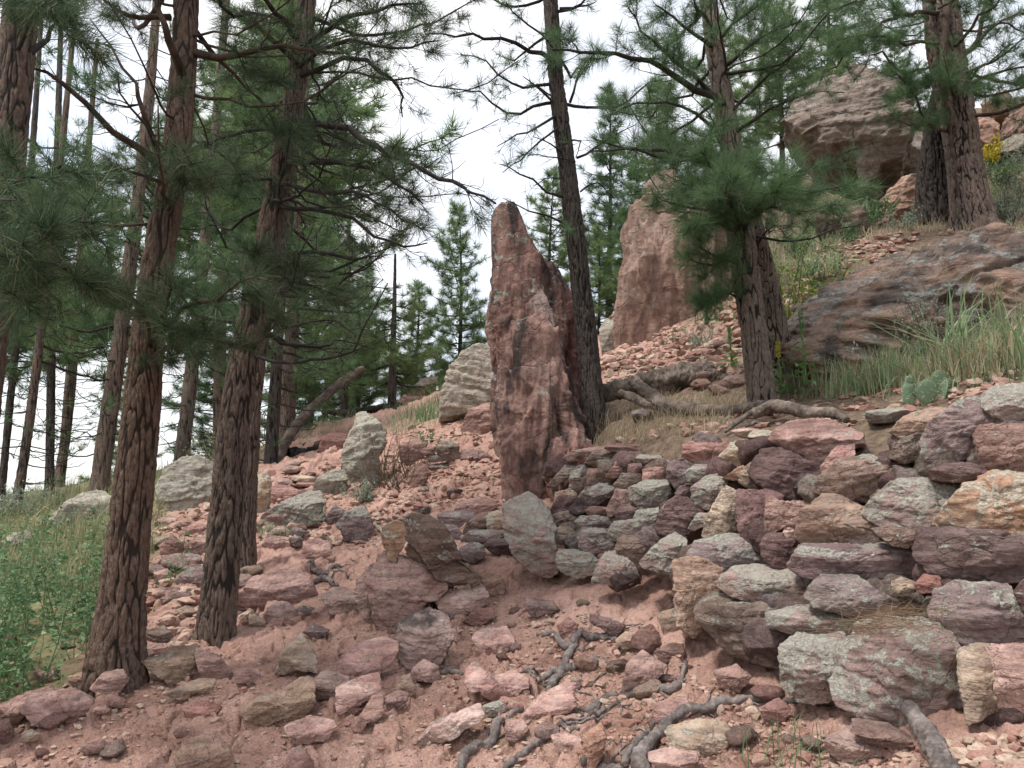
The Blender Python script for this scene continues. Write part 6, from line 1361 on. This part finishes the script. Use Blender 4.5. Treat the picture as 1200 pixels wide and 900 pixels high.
# red rubble below the pillar and on the bare bank left of the fin: chips nobody could count
def rubble(regs, name, label, seed):
    r = np.random.RandomState(seed); u, F = ico(2); mb = MB()
    for poly, n, a, b in regs:
        x, y = scatter(poly, n, r); p = on_ground(x, y)
        for q in p:
            sz = a + (b - a) * r.rand() ** 3; e = u * r.uniform(.45, 1.25, 3) * [1, 1, .5] + r.uniform(-.14, .14, u.shape)
            for _ in range(4):
                nn = norm(r.normal(size=3)); e = e - nn * np.maximum(e @ nn - .45, 0)[:, None]
            an = r.uniform(0, 6.28); c, s_ = math.cos(an), math.sin(an)
            mb.add(np.stack([e[:, 0] * c - e[:, 1] * s_, e[:, 0] * s_ + e[:, 1] * c, e[:, 2]], 1) * sz * .5 + q + [0, 0, sz * .06], F, r.randint(3))
    tag(link(name, mb.mesh(name, [bpy.data.materials[k] for k in ('pink_chips', 'red_chips', 'tan_chips')], False)), label, 'rubble', kind='stuff')
rubble([([(705, 425), (720, 395), (800, 392), (870, 400), (870, 440), (760, 448), (705, 462)], 1100, .05, .30), ([(470, 500), (590, 490), (595, 590), (470, 600), (440, 590), (480, 560)], 800, .03, .16),
        ([(600, 700), (720, 712), (820, 775), (930, 845), (1060, 885), (1040, 900), (760, 880), (620, 780)], 900, .015, .09), ([(1000, 300), (1200, 285), (1215, 330), (1050, 330)], 260, .03, .16)],
        'rubble', 'broken red rubble below the pillar, beside the fin and under the wall', 5)
rubble([([(0, 870), (120, 795), (280, 740), (420, 640), (560, 600), (640, 690), (760, 770), (1060, 892), (1060, 915), (0, 915)], 3600, .008, .050), ([(178, 600), (260, 590), (300, 735), (210, 770), (165, 720)], 800, .025, .20),
        ([(290, 545), (330, 505), (450, 505), (560, 560), (430, 645), (300, 640)], 1300, .025, .16), ([(0, 860), (60, 800), (300, 770), (330, 820), (150, 850)], 300, .012, .07), ([(420, 740), (560, 700), (640, 760), (640, 880), (480, 880)], 500, .012, .07)],
       'gravel', 'scattered reddish gravel and stone chips over the dirt trail', 9)

# upper right slope: broken rock, duff clumps and low growth
rubble([([(960, 285), (1140, 265), (1215, 268), (1215, 300), (1100, 276), (960, 330)], 500, .03, .20), ([(1160, 262), (1215, 150), (1215, 265)], 260, .05, .35), ([(870, 380), (900, 330), (960, 290), (1000, 262), (1040, 250), (930, 370)], 260, .05, .30), ([(930, 448), (1215, 402), (1215, 440), (1000, 470)], 260, .03, .14)],
       'rubble', 'broken brown rock strewn over the upper right slope', 15)
for k, (px, py, Y, H, mat, nm, lab) in enumerate([(905, 330, 9.6, .6, 'shrub', 'shrub', 'pale yellow green shrub half hidden behind the twin trunk of the furrowed pine'), (1000, 290, 10.2, .45, 'weed', 'shrub', 'small dark green bush on the lip of the outcrop below the bunch grass'), (1060, 268, 10.4, .4, 'sage', 'sage_bush', 'grey sage bush left of the top right pine'),
        (1205, 235, 11, .7, 'sage', 'sage_bush', 'large grey green sage bush cut by the right edge of the slope'), (1150, 385, 6.6, .6, 'weed', 'shrub', 'green leafy weed growing up the face of the outcrop'), (1195, 395, 6.0, .55, 'sage', 'sage_bush', 'pale feathery bush at the right edge in front of the outcrop'), (985, 425, 6.6, .4, 'sage', 'sage_bush', 'low silvery bush at the left foot of the outcrop')]):
    shrub(px, py, H, 20, lab, mat, .042, nm, Y=Y, lean=.7, dens=28, lw=.35 if mat == 'sage' else .6)

rubble([([(690, 520), (880, 480), (1000, 475), (1000, 500), (860, 505), (740, 524)], 160, .03, .16), ([(980, 880), (1215, 850), (1215, 915), (960, 915)], 700, .012, .10), ([(920, 470), (1200, 440), (1210, 455), (1000, 500)], 140, .03, .14)],
       'rubble', 'small stones on the grassy terrace and in the lower right corner', 25)

rubble([([(750, 400), (870, 325), (885, 405)], 260, .05, .30)], 'rubble', 'loose red stones on the slope right of the pillar', 35)
for k, (px, py, Y, H, mat, nm, lab) in enumerate([(885, 345, 10.0, .5, 'sage', 'sage_bush', 'dusty sage bush on the slope left of the yellow green shrub'), (1175, 215, 11.8, .5, 'weed', 'shrub', 'green bush on the slope halfway up to the far orange ridge'), (1200, 200, 12.5, .6, 'sage', 'sage_bush', 'grey bush high on the slope at the right edge'),
        (1030, 252, 11.2, .4, 'weed', 'shrub', 'small green bush in front of the rock propping the perched boulder'), (940, 300, 10.4, .45, 'weed', 'shrub', 'green bush above the yellow green shrub on the slope'), (835, 385, 11.4, .45, 'weed', 'shrub', 'green bush between the pillar and the furrowed pine')]):
    shrub(px, py, H, 22, lab, mat, .045, nm, Y=Y, lean=.7, dens=30, lw=.35 if mat == 'sage' else .6)
mb = MB()
for poly, n in (([(880, 330), (1000, 262), (960, 255), (870, 300)], 700), ([(1150, 262), (1215, 262), (1215, 130), (1150, 190)], 900), ([(945, 445), (1210, 405), (1210, 445), (1000, 470)], 300)):
    x, y = scatter(poly, n, rng); p = on_ground(x, y); blades(mb, p, rng.uniform(.10, .4, len(p)), .009, .6, rng)
tag(link('green_grass', mb.mesh('green_grass', LEAF['weed'], False)), 'fresh green grass among the shrubs on the upper right slope', 'grass', kind='stuff')

# the hillside goes on to the right of the wall the way it looks above it
mb = MB(); r_ = np.random.RandomState(91); n = 9000
x = r_.uniform(1.2, 14, n); y = r_.uniform(-1, 14, n); k = (sdist(x, y, FOOT) > .9) & (x / np.maximum(y, .05) > .62); x, y = x[k], y[k]
p = np.stack([x, y, terrain(x, y)[0]], 1); p = p[r_.rand(len(p)) < .2 + sstep(-.3, .4, fbm(p * [.8, .8, 0], 3))]; blades(mb, p, r_.uniform(.06, .34, len(p)), .007, .7, r_)
tag(link('dry_grass', mb.mesh('dry_grass', LEAF['bluegrass'], False)), 'grey green grass on the hillside running on to the right', 'grass', kind='stuff')
# ------------------------------------------------------------------ light, sky, camera
SUN_EL, SUN_AZ = RAD(66), RAD(-115)      # azimuth measured from +Y towards +X: behind the camera, to the left
w = bpy.data.worlds.new('World'); SC.world = w; w.use_nodes = True
nt = w.node_tree; bg = nt.nodes['Background']; bg.inputs['Strength'].default_value = .1
sky = nt.nodes.new('ShaderNodeTexSky'); sky.sky_type = 'NISHITA'; sky.sun_disc = False
sky.sun_elevation = SUN_EL; sky.sun_rotation = SUN_AZ; sky.dust_density = 2.0; sky.air_density = 1.2
tc = nt.nodes.new('ShaderNodeTexCoord'); nz = nt.nodes.new('ShaderNodeTexNoise'); nz.inputs['Scale'].default_value = 2.2; nz.inputs['Detail'].default_value = 5
nt.links.new(tc.outputs['Generated'], nz.inputs['Vector'])
mr = nt.nodes.new('ShaderNodeMapRange'); mr.inputs[1].default_value = .36; mr.inputs[2].default_value = .60; mr.inputs[3].default_value = .45; mr.inputs[4].default_value = .99
nt.links.new(nz.outputs['Fac'], mr.inputs[0])
mx = nt.nodes.new('ShaderNodeMix'); mx.data_type = 'RGBA'
nt.links.new(mr.outputs[0], mx.inputs['Factor']); nt.links.new(sky.outputs[0], mx.inputs[6]); mx.inputs[7].default_value = (5.0, 5.0, 5.1, 1)
nt.links.new(mx.outputs[2], bg.inputs['Color'])
sd = bpy.data.lights.new('Sun', 'SUN'); sd.energy = 1.5; sd.angle = RAD(11); sd.color = (1, .96, .9)
so = bpy.data.objects.new('Sun', sd); COL.objects.link(so)
from mathutils import Vector
dirv = Vector((math.sin(SUN_AZ) * math.cos(SUN_EL), math.cos(SUN_AZ) * math.cos(SUN_EL), math.sin(SUN_EL)))
so.rotation_euler = dirv.to_track_quat('Z', 'Y').to_euler()
cd = bpy.data.cameras.new('Camera'); cd.sensor_width = 36; cd.lens = 36 * F_PX / 1200; cd.clip_end = 6000; cd.clip_start = .05
co = bpy.data.objects.new('Camera', cd); COL.objects.link(co); co.location = CAM; co.rotation_euler = (RAD(90) + PITCH, 0, 0); SC.camera = co
vs = SC.view_settings; vs.view_transform = 'Standard'; vs.look = 'None'; vs.gamma = 1; vs.use_curve_mapping = False; vs.exposure = 1.45
SC.render.engine = 'CYCLES'; cy = SC.cycles
cy.max_bounces = 5; cy.diffuse_bounces = 2; cy.glossy_bounces = 1; cy.transmission_bounces = 2; cy.transparent_max_bounces = 4
cy.use_denoising = True; cy.use_adaptive_sampling = True; cy.adaptive_threshold = .015
